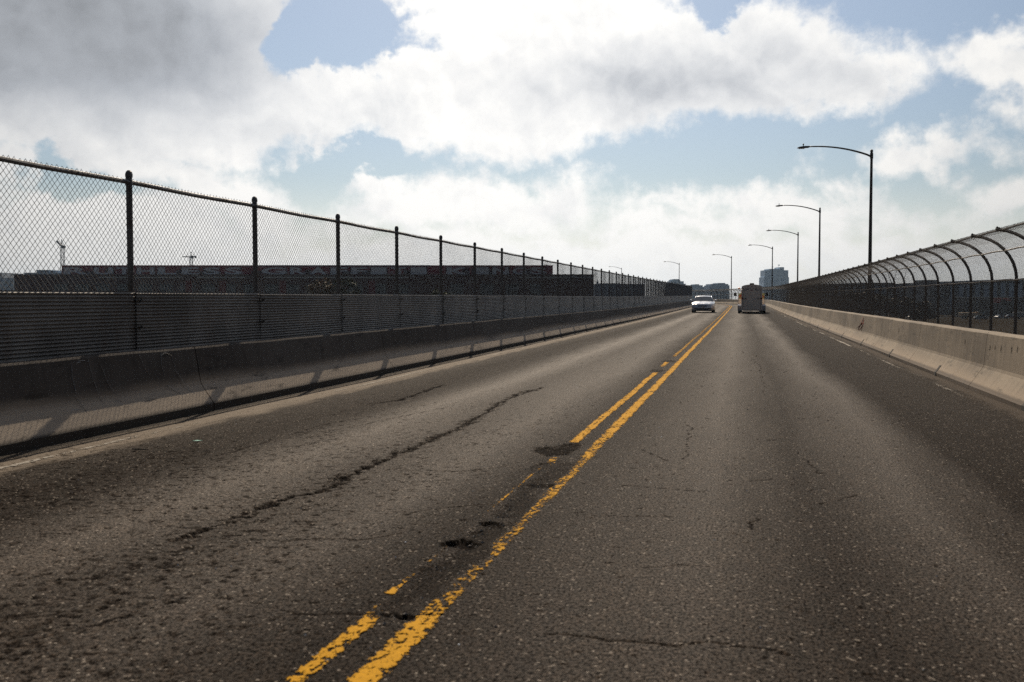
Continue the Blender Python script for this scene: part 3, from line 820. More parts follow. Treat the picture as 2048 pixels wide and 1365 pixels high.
# ------------------------------------------------------------------ vehicles
M_GLASS = mat('dark_glass', (.012, .02, .028), .12, 0, .45)
M_TYRE = mat('tyre_rubber', (.018, .018, .018), .85)
M_BLACK = mat('black_plastic', (.02, .02, .022), .5)
M_CHROME = mat('bright_metal', (.55, .55, .55), .25, .9)
M_SILVER = varied('silver_car_paint', (.66, .70, .78), .22, .03, 3, .2, 0, .8)
M_LAMPG = mat('headlight_glass', (.45, .48, .5), .15, .2)
M_PLATE = mat('plate_white', (.6, .6, .58), .5)
M_TRW = varied('white_trailer_skin', (.80, .70, .61), .45, .08, 2)
M_TRD = mat('trailer_frame', (.05, .05, .055), .6)
M_REDL = mat('red_lens', (.30, .012, .012), .25)
M_ORG = mat('amber_lens', (.85, .25, .03), .3)
M_FEND = mat('aluminium_fender', (.35, .36, .40), .4, .5)

def wheel(root, x, y, r=.31, w_=.2):
    mb = MB(); prof = [(-w_ / 2, r - .02), (-w_ / 2 + .02, r), (w_ / 2 - .02, r), (w_ / 2, r - .02)]
    N = 22
    inner = r * .62
    rings = [[(x + dx, y + rr * math.cos(a), r + rr * math.sin(a)) for a in np.linspace(0, 2 * math.pi, N + 1)[:-1]] for dx, rr in [(-w_ / 2 + .03, inner)] + prof + [(w_ / 2 - .03, inner)]]
    mb.loft(rings, False); ty = mb.build('wheel', M_TYRE, root)
    mb = MB()
    sgn = 1 if x > 0 else -1
    mb.loft([[(x + sgn * dx, y + rr * math.cos(a), r + rr * math.sin(a)) for a in np.linspace(0, 2 * math.pi, N + 1)[:-1]] for dx, rr in [(w_ / 2 - .035, inner), (w_ / 2 - .05, inner * .5), (w_ / 2 - .03, inner * .2), (-w_ / 2 + .03, inner)]], True)
    mb.build('rim', M_CHROME, ty)

def sedan(root, M):
    """front faces -Y"""
    # body: loft of cross sections along y; x half width, sill, belt height
    secs = [(-2.18, .62, .30, .50, .58), (-2.14, .74, .22, .56, .66), (-2.02, .83, .18, .62, .74), (-1.7, .89, .17, .68, .82), (-1.2, .905, .17, .74, .90), (-.75, .91, .17, .78, .955),
            (0, .915, .17, .80, .97), (1.0, .91, .17, .82, .98), (1.6, .89, .18, .82, .98), (2.0, .84, .24, .80, .96), (2.2, .74, .32, .72, .88)]
    rings = []
    for y, hw, z0, zs, zt in secs:
        rings.append([(hw * .90, y, z0), (hw, y, z0 + .10), (hw * 1.0, y, zs - .12), (hw * .985, y, zs), (hw * .90, y, zt - .03), (hw * .6, y, zt), (0, y, zt + .015),
                      (-hw * .6, y, zt), (-hw * .90, y, zt - .03), (-hw * .985, y, zs), (-hw, y, zs - .12), (-hw, y, z0 + .10), (-hw * .90, y, z0)])
    mb = MB(); mb.loft(rings, True); body = mb.build('body', M, root, True)
    mb = MB()   # roof and pillars
    cab = [(-.82, .78, .93), (-.15, .62, 1.32), (.25, .60, 1.385), (.9, .60, 1.375), (1.35, .62, 1.30), (1.95, .74, .97)]
    mb.loft([[(hw, y, z - .03), (hw * .8, y, z), (0, y, z + .02), (-hw * .8, y, z), (-hw, y, z - .03)] for y, hw, z in cab[1:5]], False, False)
    for sx in (1, -1):
        mb.tube([(sx * .80, -.86, .93), (sx * .625, -.15, 1.31), (sx * .60, .3, 1.36), (sx * .60, .9, 1.35), (sx * .63, 1.35, 1.27), (sx * .78, 1.95, .95)], .036, 6)
        mb.tube([(sx * .79, .42, .95), (sx * .60, .45, 1.36)], .03, 6)
    mb.build('roof', M, root, True)
    mb = MB(); mb.add([(.79, -.85, .935), (-.79, -.85, .935), (-.62, -.17, 1.315), (.62, -.17, 1.315), (0, -.92, .945), (0, -.20, 1.335)], [(0, 4, 5, 3), (4, 1, 2, 5)])
    mb.build('windscreen', M_GLASS, root, True)
    for sx in (1, -1):
        mb = MB(); mb.add([(sx * .79, -.82, .94), (sx * .79, 1.9, .95), (sx * .63, 1.33, 1.27), (sx * .605, .9, 1.35), (sx * .605, .3, 1.36), (sx * .63, -.15, 1.29)], [(0, 1, 2, 3, 4, 5)])
        mb.build('side_window', M_GLASS, root)
    mb = MB(); mb.add([(.76, 1.93, .96), (-.76, 1.93, .96), (-.62, 1.37, 1.28), (.62, 1.37, 1.28)], [(0, 1, 2, 3)]); mb.build('rear_window', M_GLASS, root)
    for sx in (1, -1):
        mb = MB(); mb.loft([[(sx * .42, -2.15, .60), (sx * .80, -2.03, .60), (sx * .84, -1.98, .70), (sx * .48, -2.12, .69)], [(sx * .44, -2.11, .62), (sx * .82, -1.90, .63), (sx * .85, -1.72, .80), (sx * .55, -1.95, .755)]], True)
        mb.build('headlight', M_LAMPG, root)
        mb = MB(); mb.loft([[(sx * (.90 + a), -.62 + b_, .97 + c) for a, b_, c in [(0, .05, 0), (.17, .03, -.01), (.19, .04, .07), (.15, .06, .12), (.02, .07, .11)]],
                            [(sx * (.90 + a), -.70 + b_, .97 + c) for a, b_, c in [(0, .05, .02), (.15, .03, .01), (.16, .04, .07), (.13, .06, .1), (.02, .07, .09)]]], True)
        mb.build('wing_mirror', M, root)
        mb = MB(); mb.cbox(sx * .56 - .09, sx * .56 + .09, -2.19, -2.12, .30, .40, .01); mb.build('fog_light', M_BLACK, root)
    mb = MB(); mb.cbox(-.36, .36, -2.195, -2.10, .52, .60, .012); mb.box(-.34, .34, -2.2, -2.19, .555, .565); mb.build('grille', M_BLACK, root)
    mb = MB(); mb.cbox(-.44, .44, -2.20, -2.08, .24, .36, .02); mb.build('lower_intake', M_BLACK, root)
    mb = MB(); mb.cbox(-.16, .16, -2.215, -2.20, .385, .50, .006); mb.build('number_plate', M_PLATE, root)
    mb = MB(); mb.box(-.85, .85, -1.9, 1.9, .14, .22); mb.build('underbody', M_BLACK, root)
    for y in (-1.35, 1.3):
        for x in (-.79, .79): wheel(root, x, y, .31, .21)

car = empty('oncoming_car', rp(-3.10, 84.5), 0, label='silver sedan coming towards the viewer in the left lane', cat='car')
sedan(car, M_SILVER)

# enclosed trailer (rear towards the viewer, -Y)
tr = empty('enclosed_trailer', rp(.76, 80.0), 0, label='white enclosed trailer with closed rear ramp door, towed in the right lane', cat='trailer')
hw = .79
def arch_roof(y, off=0.):
    return [(hw - off, y, .27)] + [(hw - off, y, 2.02)] + [((hw - off) * math.cos(a), y, 2.02 + .06 + (.19 - off) * math.sin(a)) for a in np.linspace(.15, math.pi - .15, 11)] + [(-hw + off, y, 2.02), (-hw + off, y, .27)]
mb = MB(); mb.loft([arch_roof(0), arch_roof(3.2)], True); mb.build('box_body', M_TRW, tr)
mb = MB()
for x0, x1, z0, z1 in [(-hw - .004, -.69, .25, 2.03), (.69, hw + .004, .25, 2.03), (-.69, .69, 1.99, 2.05), (-.69, .69, .22, .31)]: mb.box(x0, x1, -.022, .0, z0, z1)
mb.build('rear_frame', M_TRW, tr)
mb = MB(); mb.cbox(-.655, .655, -.035, -.003, .33, 1.97, .008); door = mb.build('ramp_door', M_TRW, tr)
mb = MB()
mb.box(-.69, -.657, -.02, -.002, .31, 1.99); mb.box(.657, .69, -.02, -.002, .31, 1.99); mb.box(-.657, .657, -.02, -.002, 1.972, 1.99)
mb.build('door_seal', M_BLACK, door)
for sx in (-1, 1):
    mb = MB(); mb.box(sx * .56 - .10, sx * .56 + .10, -.06, -.036, 1.15, 1.175); mb.box(sx * .5 - .012, sx * .5 + .012, -.07, -.036, 1.08, 1.25); mb.tube([(sx * .36, -.06, 1.163), (sx * .60, -.06, 1.163)], .012, 6)
    mb.build('latch', M_BLACK, door)
    mb = MB(); mb.box(sx * .30 - .03, sx * .30 + .03, -.06, -.036, 1.84, 1.93); mb.build('hinge', M_BLACK, door)
    mb = MB(); mb.cbox(sx * .74 - .045, sx * .74 + .045, -.05, -.022, 1.10, 1.25, .006); mb.build('tail_light', M_REDL, tr)
    mb = MB()   # fender
    x0, x1 = (hw + .0, 1.06) if sx > 0 else (-1.08, -hw)
    fr = [[(x, y, z) for x in (x0, x1) for z in ((.20, .66) if x == x0 else (.66, .20))] for y in (.35,)]
    mb.loft([[(x0, y, z0), (x1, y, z0), (x1, y, z1 - .05), (x1 - .04 * sx, y, z1), (x0, y, z1)] for y, z0, z1 in [(.30, .22, .60), (.45, .22, .72), (1.75, .22, .72), (1.9, .22, .60)]], True)
    mb.build('fender', M_FEND, tr)
    wheel(tr, sx * .955, .72, .31, .20); wheel(tr, sx * .955, 1.45, .31, .20)
for x in (-.28, 0, .28):
    mb = MB(); mb.cbox(x - .04, x + .04, -.03, 0, 2.10, 2.135, .005); mb.build('marker_light', M_REDL, tr)
mb = MB(); mb.cbox(-.17, .17, .35, .75, 2.24, 2.38, .03); mb.build('roof_vent', M_BLACK, tr)
mb = MB(); mb.box(-.655, .655, -.01, 3.1, .235, .27)
for x in (-.12, .0): mb.tube([(x, .02, .24), (x, .02, .17)], .02, 6)
mb.box(-.5, .5, .68, .76, .22, .30); mb.build('chassis', M_TRD, tr)
mb = MB()   # lettering on the door: illegible small decals
for x0, x1, z in [(-.62, -.35, 1.86), (-.60, -.37, 1.81), (.22, .60, 1.86), (.26, .52, 1.81)]: mb.box(x0, x1, -.039, -.0355, z - .018, z + .018)
mb.build('decal', mat('grey_decal', (.22, .22, .24), .6), door)
mb = MB(); mb.box(-.09, .09, -.039, -.0355, 1.79, 1.86); mb.build('red_sticker', mat('red_sticker', (.35, .12, .12), .5), door)

# utility truck towing it
tk = empty('utility_truck', rp(.76, 84.6), 0, label='white service truck with yellow and red chevron corners, pulling the trailer', cat='truck')
mb = MB(); mb.cbox(-1.06, 1.06, 0, 2.4, .50, 1.60, .04); mb.build('utility_body', M_TRW, tk)
cabs = [(2.45, .90, 1.95), (2.6, .95, 2.0), (3.9, .95, 2.0), (4.5, .90, 1.55), (5.7, .85, 1.25), (5.8, .82, .9)]
mb = MB(); mb.loft([[(h, y, .45), (h, y, min(z - .25, 1.3)), (h * .86, y, z - .06), (h * .6, y, z), (-h * .6, y, z), (-h * .86, y, z - .06), (-h, y, min(z - .25, 1.3)), (-h, y, .45)] for y, h, z in cabs], True)
mb.build('cab', M_TRW, tk)
mb = MB(); mb.box(-.7, .7, 2.435, 2.452, 1.45, 1.85); mb.build('cab_window', M_GLASS, tk)
M_CHY = mat('reflective_yellow', (.34, .37, .13), .5); M_CHR = mat('reflective_red', (.50, .11, .03), .5)
for sx in (-1, 1):
    mb = MB(); mb.box(min(sx * .78, sx * 1.04), max(sx * .78, sx * 1.04), -.012, -.001, 1.14, 1.58); ch = mb.build('chevron_board', M_CHY, tk)
    mb = MB(); mb.add([(sx * .80, -.016, 1.38), (sx * 1.03, -.016, 1.18), (sx * 1.03, -.016, 1.34), (sx * .80, -.016, 1.54)], [(0, 1, 2, 3)])
    mb.add([(sx * .80, -.016, 1.15), (sx * .92, -.016, 1.15), (sx * .80, -.016, 1.26)], [(0, 1, 2)]); mb.build('chevron_stripe', M_CHR, ch)
    mb = MB(); mb.cbox(sx * .84 - .05, sx * .84 + .05, -.05, -.013, 1.30, 1.42, .006); mb.build('tail_light', M_REDL, tk)
    mb = MB(); mb.cbox(sx * 1.33 - .12, sx * 1.33 + .12, 3.9, 3.96, 1.36, 1.66, .02); mb.tube([(sx * .9, 4.0, 1.40), (sx * 1.28, 3.94, 1.42)], .018, 6); mb.tube([(sx * .9, 4.0, 1.60), (sx * 1.28, 3.94, 1.62)], .018, 6)
    mb.build('wing_mirror', M_BLACK, tk)
mb = MB(); mb.tube([(-1.0, 2.3, 1.6), (-1.0, 2.3, 1.98)], .02, 6); bp = mb.build('beacon_pole', M_BLACK, tk)
mb = MB(); mb.tube([(-1.0, 2.3, 1.98), (-1.0, 2.3, 2.06), (-1.0, 2.3, 2.08)], [.10, .10, .05], 10); mb.build('beacon', M_ORG, bp)
for x in (-.86, .86):
    for y in (.9, 4.9): wheel(tk, x, y, .38, .26)
mb = MB(); mb.box(-.4, .4, -.25, 5.2, .40, .52); mb.tube([(0, -1.35, .42), (0, -.2, .42)], .05, 6); mb.build('chassis', M_TRD, tk)

# ------------------------------------------------------------------ ground beyond the bridge
GZ = -6.0
def gnd(t, b):
    tc = t.new('ShaderNodeTexCoord').outputs['Object']
    a = t.noise(tc, .02, 6, .6); c = t.noise(tc, .25, 5, .6)
    b.inputs['Specular IOR Level'].default_value = 0.
    t.put(b.inputs['Base Color'], t.mix(t.ss(a, .35, .65), t.mix(c, (.022, .018, .013), (.045, .036, .025)), t.mix(c, (.03, .026, .022), (.06, .052, .042))))
mb = MB(); L = 4200
mb.add([(-L, -600, GZ), (L, -600, GZ), (L, L, GZ), (-L, L, GZ)], [(0, 1, 2, 3)])
tag(mb.build('ground', mat('yard_ground', build=gnd, rough=.95)), 'brown yard ground below the bridge', 'ground', kind='structure')

# ------------------------------------------------------------------ background buildings
def frame(px, D):           # empty-local frame: x to the right along the facade, y away from the viewer
    p = at(px, HY, D)
    return (p.x, p.y, GZ), YAW
def hz_(y, D): return CAMH + (HY - y) * D / FPX - GZ     # height above the ground
def wd_(n, D): return n * D / FPX

M_BRICK = varied('dark_brick', (.12, .055, .046), .9, .35, .6)
M_MAROON = varied('maroon_wall_paint', (.34, .045, .075), .8, .4, .12)
M_LET = varied('pale_letter_paint', (.86, .87, .90), .8, .2, .8)
M_LETD = mat('letter_shadow_paint', (.018, .016, .03), .8)
M_BLUE = mat('blue_trim', (.03, .045, .16), .6)
M_FASC = varied('pale_fascia', (.55, .55, .50), .8, .2, .5)
M_WIND = mat('old_window', (.055, .062, .065), .3)
M_RDOOR = mat('red_pilaster', (.22, .025, .03), .8)

D = 235.0
(bl_, rz) = frame(30, D)
wh = empty('graffiti_warehouse', bl_, rz, label='long dark brick warehouse with large pale graffiti letters along its maroon roof wall', cat='building')
def X_(px): return wd_(px - 30, D)
mb = MB(); mb.box(0, X_(1187), 0, 45, 0, hz_(551, D)); mb.box(-.3, X_(1187) + .3, -.25, 45, hz_(551, D), hz_(549.3, D))
mb.build('wall', M_BRICK, wh)
mb = MB(); mb.box(X_(120), X_(1106), 1.5, 38, hz_(551, D) + .18, hz_(532, D)); mural = mb.build('roof_wall', M_MAROON, wh)
mb = MB(); mb.box(X_(119.5), X_(510), 1.35, 38.1, hz_(532, D), hz_(530.8, D)); mb.box(X_(862), X_(1106.5), 1.35, 38.1, hz_(532, D), hz_(530.8, D)); mb.build('coping', M_MAROON, mural)
mb = MB(); mb.box(X_(511), X_(861), 1.35, 38.1, hz_(532.6, D), hz_(530.6, D)); mb.build('blue_coping', M_BLUE, mural)
def fasc(a, b_):
    mb = MB(); mb.box(X_(a), X_(b_), -.4, -.26, hz_(556.6, D), hz_(554.2, D)); mb.build('fascia', M_FASC, wh)
for a, b_ in [(201, 366), (396, 492), (530, 818), (1040, 1187)]: fasc(a, b_)
for px in list(range(110, 700, 42)) + [745, 790, 900, 960, 1010, 1060]:
    mb = MB(); mb.box(X_(px), X_(px + 27), -.06, .1, hz_(590, D), hz_(569, D)); w0 = mb.build('window', M_WIND, wh)
    mb = MB()
    for k in range(4): mb.box(X_(px) + wd_(27, D) * (k + .5) / 4 - .04, X_(px) + wd_(27, D) * (k + .5) / 4 + .04, -.10, -.062, hz_(590, D), hz_(569, D))
    mb.box(X_(px), X_(px + 27), -.10, -.062, hz_(578, D) - .04, hz_(578, D) + .04); mb.build('frame', M_FASC, w0)
for px in (372, 440, 560, 738): 
    mb = MB(); mb.box(X_(px), X_(px + 13), -.12, -.001, 0, hz_(562, D)); mb.build('pilaster', M_RDOOR, wh)
# painted letters
boxes = [('R', 121, 178), ('U', 182, 226), ('T', 227, 264), ('H', 268, 309), ('L', 311, 355), ('E', 358, 399), ('S', 402, 441), ('S', 445, 484),
         ('G', 518, 574), ('R', 576, 612), ('A', 615, 655), ('F', 657, 696), ('F', 698, 735), ('I', 738, 775), ('T', 778, 815), ('I', 818, 855),
         ('K', 890, 941), ('I', 948, 980), ('N', 982, 1020), ('G', 1023, 1055), ('S', 1058, 1096)]
zl0, zl1 = hz_(550.2, D), hz_(534.6, D)
def letter_mesh(ch):
    cu = bpy.data.curves.new('letter', 'FONT'); cu.body = ch; cu.offset = .035; cu.extrude = .02; cu.resolution_u = 3
    ob = bpy.data.objects.new('letter_src', cu); COL.objects.link(ob)
    dg = bpy.context.evaluated_depsgraph_get(); me = bpy.data.meshes.new_from_object(ob.evaluated_get(dg))
    COL.objects.unlink(ob); bpy.data.objects.remove(ob)
    n = len(me.vertices); co = np.zeros(n * 3); me.vertices.foreach_get('co', co); co = co.reshape(-1, 3)
    fs = [tuple(p.vertices) for p in me.polygons]
    bpy.data.meshes.remove(me)
    return co, fs
cache = {}
for ch, a, b_ in boxes:
    if ch not in cache: cache[ch] = letter_mesh(ch)
    co, fs = cache[ch]
    lo_, hi = co.min(0), co.max(0)
    for grow, yy, mm, nm in ((.22, 1.44, M_LETD, 'letter_outline'), (0, 1.38, M_LET, 'letter')):
        x0, x1 = X_(a) + .35 - grow, X_(b_) - .35 + grow; z0, z1 = zl0 + .1 - grow * .4, zl1 - .05 + grow * .3
        q = np.empty_like(co)
        q[:, 0] = x0 + (co[:, 0] - lo_[0]) / (hi[0] - lo_[0]) * (x1 - x0)
        q[:, 2] = z0 + (co[:, 1] - lo_[1]) / (hi[1] - lo_[1]) * (z1 - z0)
        q[:, 1] = yy + co[:, 2] * -.5
        mb = MB(); mb.add(q, fs)
        if nm == 'letter':    # scroll serifs
            for cx in (x0 + .35, x1 - .35):
                sg = 1 if cx < (x0 + x1) / 2 else -1
                mb.tube([(cx - sg * .2 + .38 * (1 - k / 14) * math.cos(k * .62) * sg, yy - .02, z0 + .42 + .38 * (1 - k / 14) * math.sin(k * .62)) for k in range(12)], .055, 4)
        lt = mb.build(nm, mm, mural)
mb = MB()
for a, b_ in [(130, 160), (905, 925), (985, 1000)]:
    pass
rnd = random.Random(3)
for k in range(26):      # darker and pinker colour blocks painted behind the letters
    a = rnd.uniform(122, 1080); ww = rnd.uniform(8, 22)
    mb.box(X_(a), X_(min(a + ww, 1104)), 1.46, 1.497, hz_(rnd.uniform(549, 551), D), hz_(rnd.uniform(535, 543), D))
mb.build('paint_block', mat('plum_paint', (.06, .018, .035), .8), mural)
mb = MB(); z0 = hz_(531, D)
for x in (X_(1094), X_(1100)): mb.box(x - .06, x + .06, 20, 20.12, z0, z0 + .75)
mb.box(X_(1094), X_(1100), 20, 20.12, z0 + .7, z0 + .82); mb.tube([(X_(1094), 20.06, z0), (X_(1100), 20.06, z0 + .75)], .05, 4)
mb.build('roof_frame', M_BLACK, wh)
for px in (1128, 1143, 1160, 410, 480):
    mb = MB(); xx = X_(px); mb.cbox(xx, xx + .9, 6, 7, hz_(549.3, D), hz_(547.6, D), .1); mb.build('roof_unit', M_FASC, wh)

def tower(name, D, px0, px1, ytop, steps, m, label, cat='building', depth=30., stripes=0, wm=None, floors=0):
    loc, rz = frame(px0, D)
    root = empty(name, loc, rz, label=label, cat=cat)
    mb = MB()
    for i, (a, b_, y) in enumerate(steps):
        o = .04 * i
        mb.box(wd_(a - px0, D), wd_(b_ - px0, D), o, depth - o, 0, hz_(y, D))
    mb.build('wall', m, root)
    if stripes:
        mb = MB()
        for k in range(stripes):
            x = wd_(px1 - px0, D) * (k + .5) / stripes; wdd = wd_(px1 - px0, D) / stripes * .28
            pc = px0 + (px1 - px0) * (k + .5) / stripes
            yy = min([y for a, b_, y in steps if a - 1 <= pc <= b_ + 1] or [max(y for *_, y in steps)])
            mb.box(x - wdd, x + wdd, -.5, -.05, 2, hz_(yy, D) - 1.5)
        mb.build('window_band', wm, root)
    if floors:
        mb = MB(); h = hz_(max(y for *_, y in steps), D)
        for k in range(floors):
            z = h * (k + .5) / floors; mb.box(.3, wd_(px1 - px0, D) - .3, -.35, -.05, z - h / floors * .22, z + h / floors * .22)
        mb.build('window_band', wm, root)
    return root
M_TW = varied('tower_cladding', (.40, .50, .62), .6, .15, .05); M_TWG = mat('tower_glass', (.26, .35, .46), .5); M_GREYB = varied('grey_block', (.26, .33, .42), .8, .2, .1)  # blue-grey tower colours, paled further to stand in for distance haze
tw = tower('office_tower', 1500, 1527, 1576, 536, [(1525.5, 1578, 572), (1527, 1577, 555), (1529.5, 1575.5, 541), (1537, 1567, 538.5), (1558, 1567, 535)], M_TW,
           'tall stepped office tower, hazy blue, standing right of the trailer', stripes=11, wm=M_TWG)
mb = MB(); fx = wd_(1559 - 1527, 1500); z0 = hz_(535, 1500); mb.tube([(fx, 10, z0), (fx, 10, z0 + 4.2)], .18, 5); mb.box(fx, fx + 2.2, 9.9, 10.1, z0 + 2.6, z0 + 4.1); mb.tube([(wd_(22, 1500), 12, z0 - 5), (wd_(22, 1500), 12, z0 + 2)], .15, 5); mb.build('flagpole', M_GREYB, tw)
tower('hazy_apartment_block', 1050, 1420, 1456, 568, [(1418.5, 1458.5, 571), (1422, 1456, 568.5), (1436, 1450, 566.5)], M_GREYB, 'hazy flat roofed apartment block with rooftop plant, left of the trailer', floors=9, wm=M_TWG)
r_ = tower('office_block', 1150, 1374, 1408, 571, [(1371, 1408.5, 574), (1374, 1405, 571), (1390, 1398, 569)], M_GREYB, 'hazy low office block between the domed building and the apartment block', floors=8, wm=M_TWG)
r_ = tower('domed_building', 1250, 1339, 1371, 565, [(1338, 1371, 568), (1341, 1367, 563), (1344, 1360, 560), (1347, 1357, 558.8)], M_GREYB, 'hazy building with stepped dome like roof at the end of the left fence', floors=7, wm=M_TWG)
tower('long_shed', 420, 1187, 1290, 568, [(1190, 1289, 568.5), (1200, 1240, 567.2)], M_GREYB, 'long low grey shed right of the graffiti warehouse', depth=20, floors=3, wm=M_TWG)
r_ = tower('church', 520, 1190, 1202, 572, [(1190, 1202, 570)], M_GREYB, 'small church with a thin pointed steeple beyond the grey shed', depth=8)
mb = MB(); x = wd_(6, 520); mb.loft([[(x + a * k, 4 + b_ * k, hz_(y, 520)) for a, b_ in ((-.6, -.6), (.6, -.6), (.6, .6), (-.6, .6))] for y, k in ((570, 1), (566, .9), (559, .03))], True); mb.build('steeple', M_GREYB, r_)
tower('white_sided_block', 700, 2, 28, 556, [(-40, 6, 546), (6, 28, 556)], varied('pale_block', (.36, .37, .38), .8, .2, .05), 'pale apartment block at the far left edge behind the mesh', floors=6, wm=M_TWG)
tower('roof_terrace_block', 600, 50, 128, 545, [(34, 130, 550), (50, 128, 546), (75, 100, 540.5), (102, 112, 543)], M_GREYB, 'grey block with roof plant rising behind the left end of the warehouse', floors=5, wm=M_TWG)

# right side: warehouses, viaduct, yard
M_NAVY = varied('dark_blue_cladding', (.045, .05, .065), .7, .3, .1); M_DKB = varied('dark_brown_block', (.05, .042, .038), .85, .3, .1)
tower('dark_loft_building', 430, 1895, 2330, 561, [(1860, 2330, 566), (1905, 2330, 563.5), (1985, 2330, 560)], M_NAVY, 'long dark blue loft building behind the arched fence at the right edge', depth=60, stripes=26, wm=M_TWG)
tower('brown_mill_building', 480, 1640, 1880, 566, [(1655, 1895, 568), (1720, 1790, 566)], M_DKB, 'long brown building behind the middle of the arched fence', depth=40, stripes=16, wm=M_TWG)
tower('roof_box_building', 520, 1840, 1880, 560, [(1849, 1874, 560.5), (1840, 1885, 566)], M_DKB, 'small box topped building between the brown mill and the loft building', depth=15)
loc, rz = frame(1750, 385); via = empty('rail_viaduct', loc, rz, label='low concrete rail viaduct crossing in front of the loft building', cat='viaduct')
M_VIA = varied('viaduct_concrete', (.13, .12, .11), .9, .3, .2)
mb = MB(); Lw = wd_(560, 385); mb.box(0, Lw, 0, 9, hz_(616, 385) - .2, hz_(614.5, 385)); mb.box(0, Lw, -.15, 0, hz_(617, 385), hz_(613.7, 385)); mb.build('deck', M_VIA, via)
for k in range(11):
    mb = MB(); x = 4 + k * 10; mb.box(x, x + 1.1, 1.2, 7.8, 0, hz_(616, 385) - .22); mb.build('pier', M_VIA, via)
loc, rz = frame(1905, 400); rw = empty('mural_wall', loc, rz, label='long low wall with red painted graffiti and a pale capping above the viaduct', cat='wall')
mb = MB(); mb.box(0, wd_(210, 400), 0, .6, 0, hz_(595.6, 400)); mb.build('wall', M_DKB, rw)
mb = MB(); mb.box(-.1, wd_(210, 400), -.1, .7, hz_(595.6, 400), hz_(594.6, 400)); mb.build('capping', M_FASC, rw)
mb = MB()
for a, b_, y0, y1 in [(1986, 1990, 606, 597), (1991, 1996, 606, 600), (1992, 2002, 599, 596.5), (1997, 2000, 606, 598), (2004, 2016, 599, 596.5), (2010, 2022, 602, 599.6)]:
    mb.box(wd_(a - 1905, 400), wd_(b_ - 1905, 400), -.06, -.001, hz_(y0, 400), hz_(y1, 400))
mb.build('red_graffiti', mat('red_graffiti', (.42, .07, .05), .8), rw)
mb = MB()
for k in range(16):
    a = 1910 + k * 2.6; h = rnd.uniform(1.0, 2.3)
    mb.box(wd_(a - 1905, 400), wd_(a - 1905 + 1.3, 400), -.06, -.001, hz_(604.5, 400), hz_(604.5 - h, 400))
mb.build('pale_lettering', mat('pale_lettering', (.5, .5, .5), .8), rw)

# yard vehicles (simple bodies with cab, glass and wheels)
def yard_vehicle(name, px, D, col, L, H, rz, label, kind='car'):
    p = at(px, HY, D)
    root = empty(name, (p.x, p.y, GZ), YAW + rz, label=label, cat='truck' if kind != 'car' else 'car', group='vehicles parked in the yard')
    m = varied('vehicle_paint', col, .55, .05, 2, .0, 0, .3); w2 = .92
    if kind == 'car':
        mb = MB(); mb.loft([[(x, -w2 * k, z0), (x, -w2, z0 + .25), (x, -w2, z1), (x, w2, z1), (x, w2, z0 + .25), (x, w2 * k, z0)] for x, k, z0, z1 in [(-L / 2, .8, .35, .7), (-L / 2 + .3, .9, .25, .9), (L / 2 - .4, .9, .25, .85), (L / 2, .8, .35, .65)]], True); mb.build('body', m, root)
        mb = MB(); mb.loft([[(-L * .36, -w2 * .9, .9), (L * .22, -w2 * .9, .87), (L * .22, w2 * .9, .87), (-L * .36, w2 * .9, .9)], [(-L * .24, -w2 * .72, H), (L * .06, -w2 * .72, H), (L * .06, w2 * .72, H), (-L * .24, w2 * .72, H)]], True); mb.build('cabin', M_GLASS, root)
        ws = (-L * .3, L * .3)
    else:
        mb = MB(); mb.cbox(-L / 2, L * .22, -1.2, 1.2, 1.0, H, .05); mb.build('cargo_body', m, root)
        mb = MB(); mb.loft([[(L * .24, -1.1, .6), (L / 2, -1.1, .6), (L / 2, 1.1, .6), (L * .24, 1.1, .6)], [(L * .24, -1.1, 1.6), (L / 2, -1.1, 1.5), (L / 2, 1.1, 1.5), (L * .24, 1.1, 1.6)], [(L * .24, -1., 2.4), (L * .42, -1., 2.4), (L * .42, 1., 2.4), (L * .24, 1., 2.4)]], True); mb.build('cab', m, root)
        mb = MB(); mb.box(-L / 2, L / 2, -.5, .5, .55, .98); mb.build('chassis', M_TRD, root)
        ws = (-L * .3, L * .35)
    for x in ws:
        for y in (-.85, .85):
            mb = MB(); mb.tube([(x, y - .12, .36), (x, y + .12, .36)], .36, 14); mb.build('wheel', M_TYRE, root)
yard_vehicle('parked_truck', 1940, 345, (.50, .36, .22), 7.5, 2.2, .15, 'tan flatbed truck parked in the yard behind the arched fence', 'truck')
yard_vehicle('parked_car', 1962, 335, (.10, .12, .16), 4.5, 1.45, -.3, 'dark parked car right beside the tan truck in the yard')
yard_vehicle('parked_car', 1828, 350, (.22, .20, .17), 4.4, 1.45, .5, 'pale parked car below the middle of the arched fence')
yard_vehicle('parked_car', 2003, 350, (.30, .30, .32), 4.5, 1.45, .2, 'grey parked car right of the dark one, before the red graffiti')
yard_vehicle('parked_car', 2022, 352, (.14, .03, .03), 4.5, 1.45, -.1, 'dark red parked car farthest right in the yard')
yard_vehicle('parked_van', 2044, 340, (.25, .25, .26), 5.6, 2.4, .1, 'pale box van at the right edge of the yard', 'truck')
mb = MB(); p = at(1960, HY, 300); mb.tube([(0, 0, 0), (0, 0, 9.5)], [.14, .08], 6); mb.box(-.9, .9, -.05, .05, 8.6, 8.75)
tag(mb.build('utility_pole', M_BLACK, loc=(p.x, p.y, GZ)), 'slim dark utility pole in the yard beside the red graffiti', 'pole')

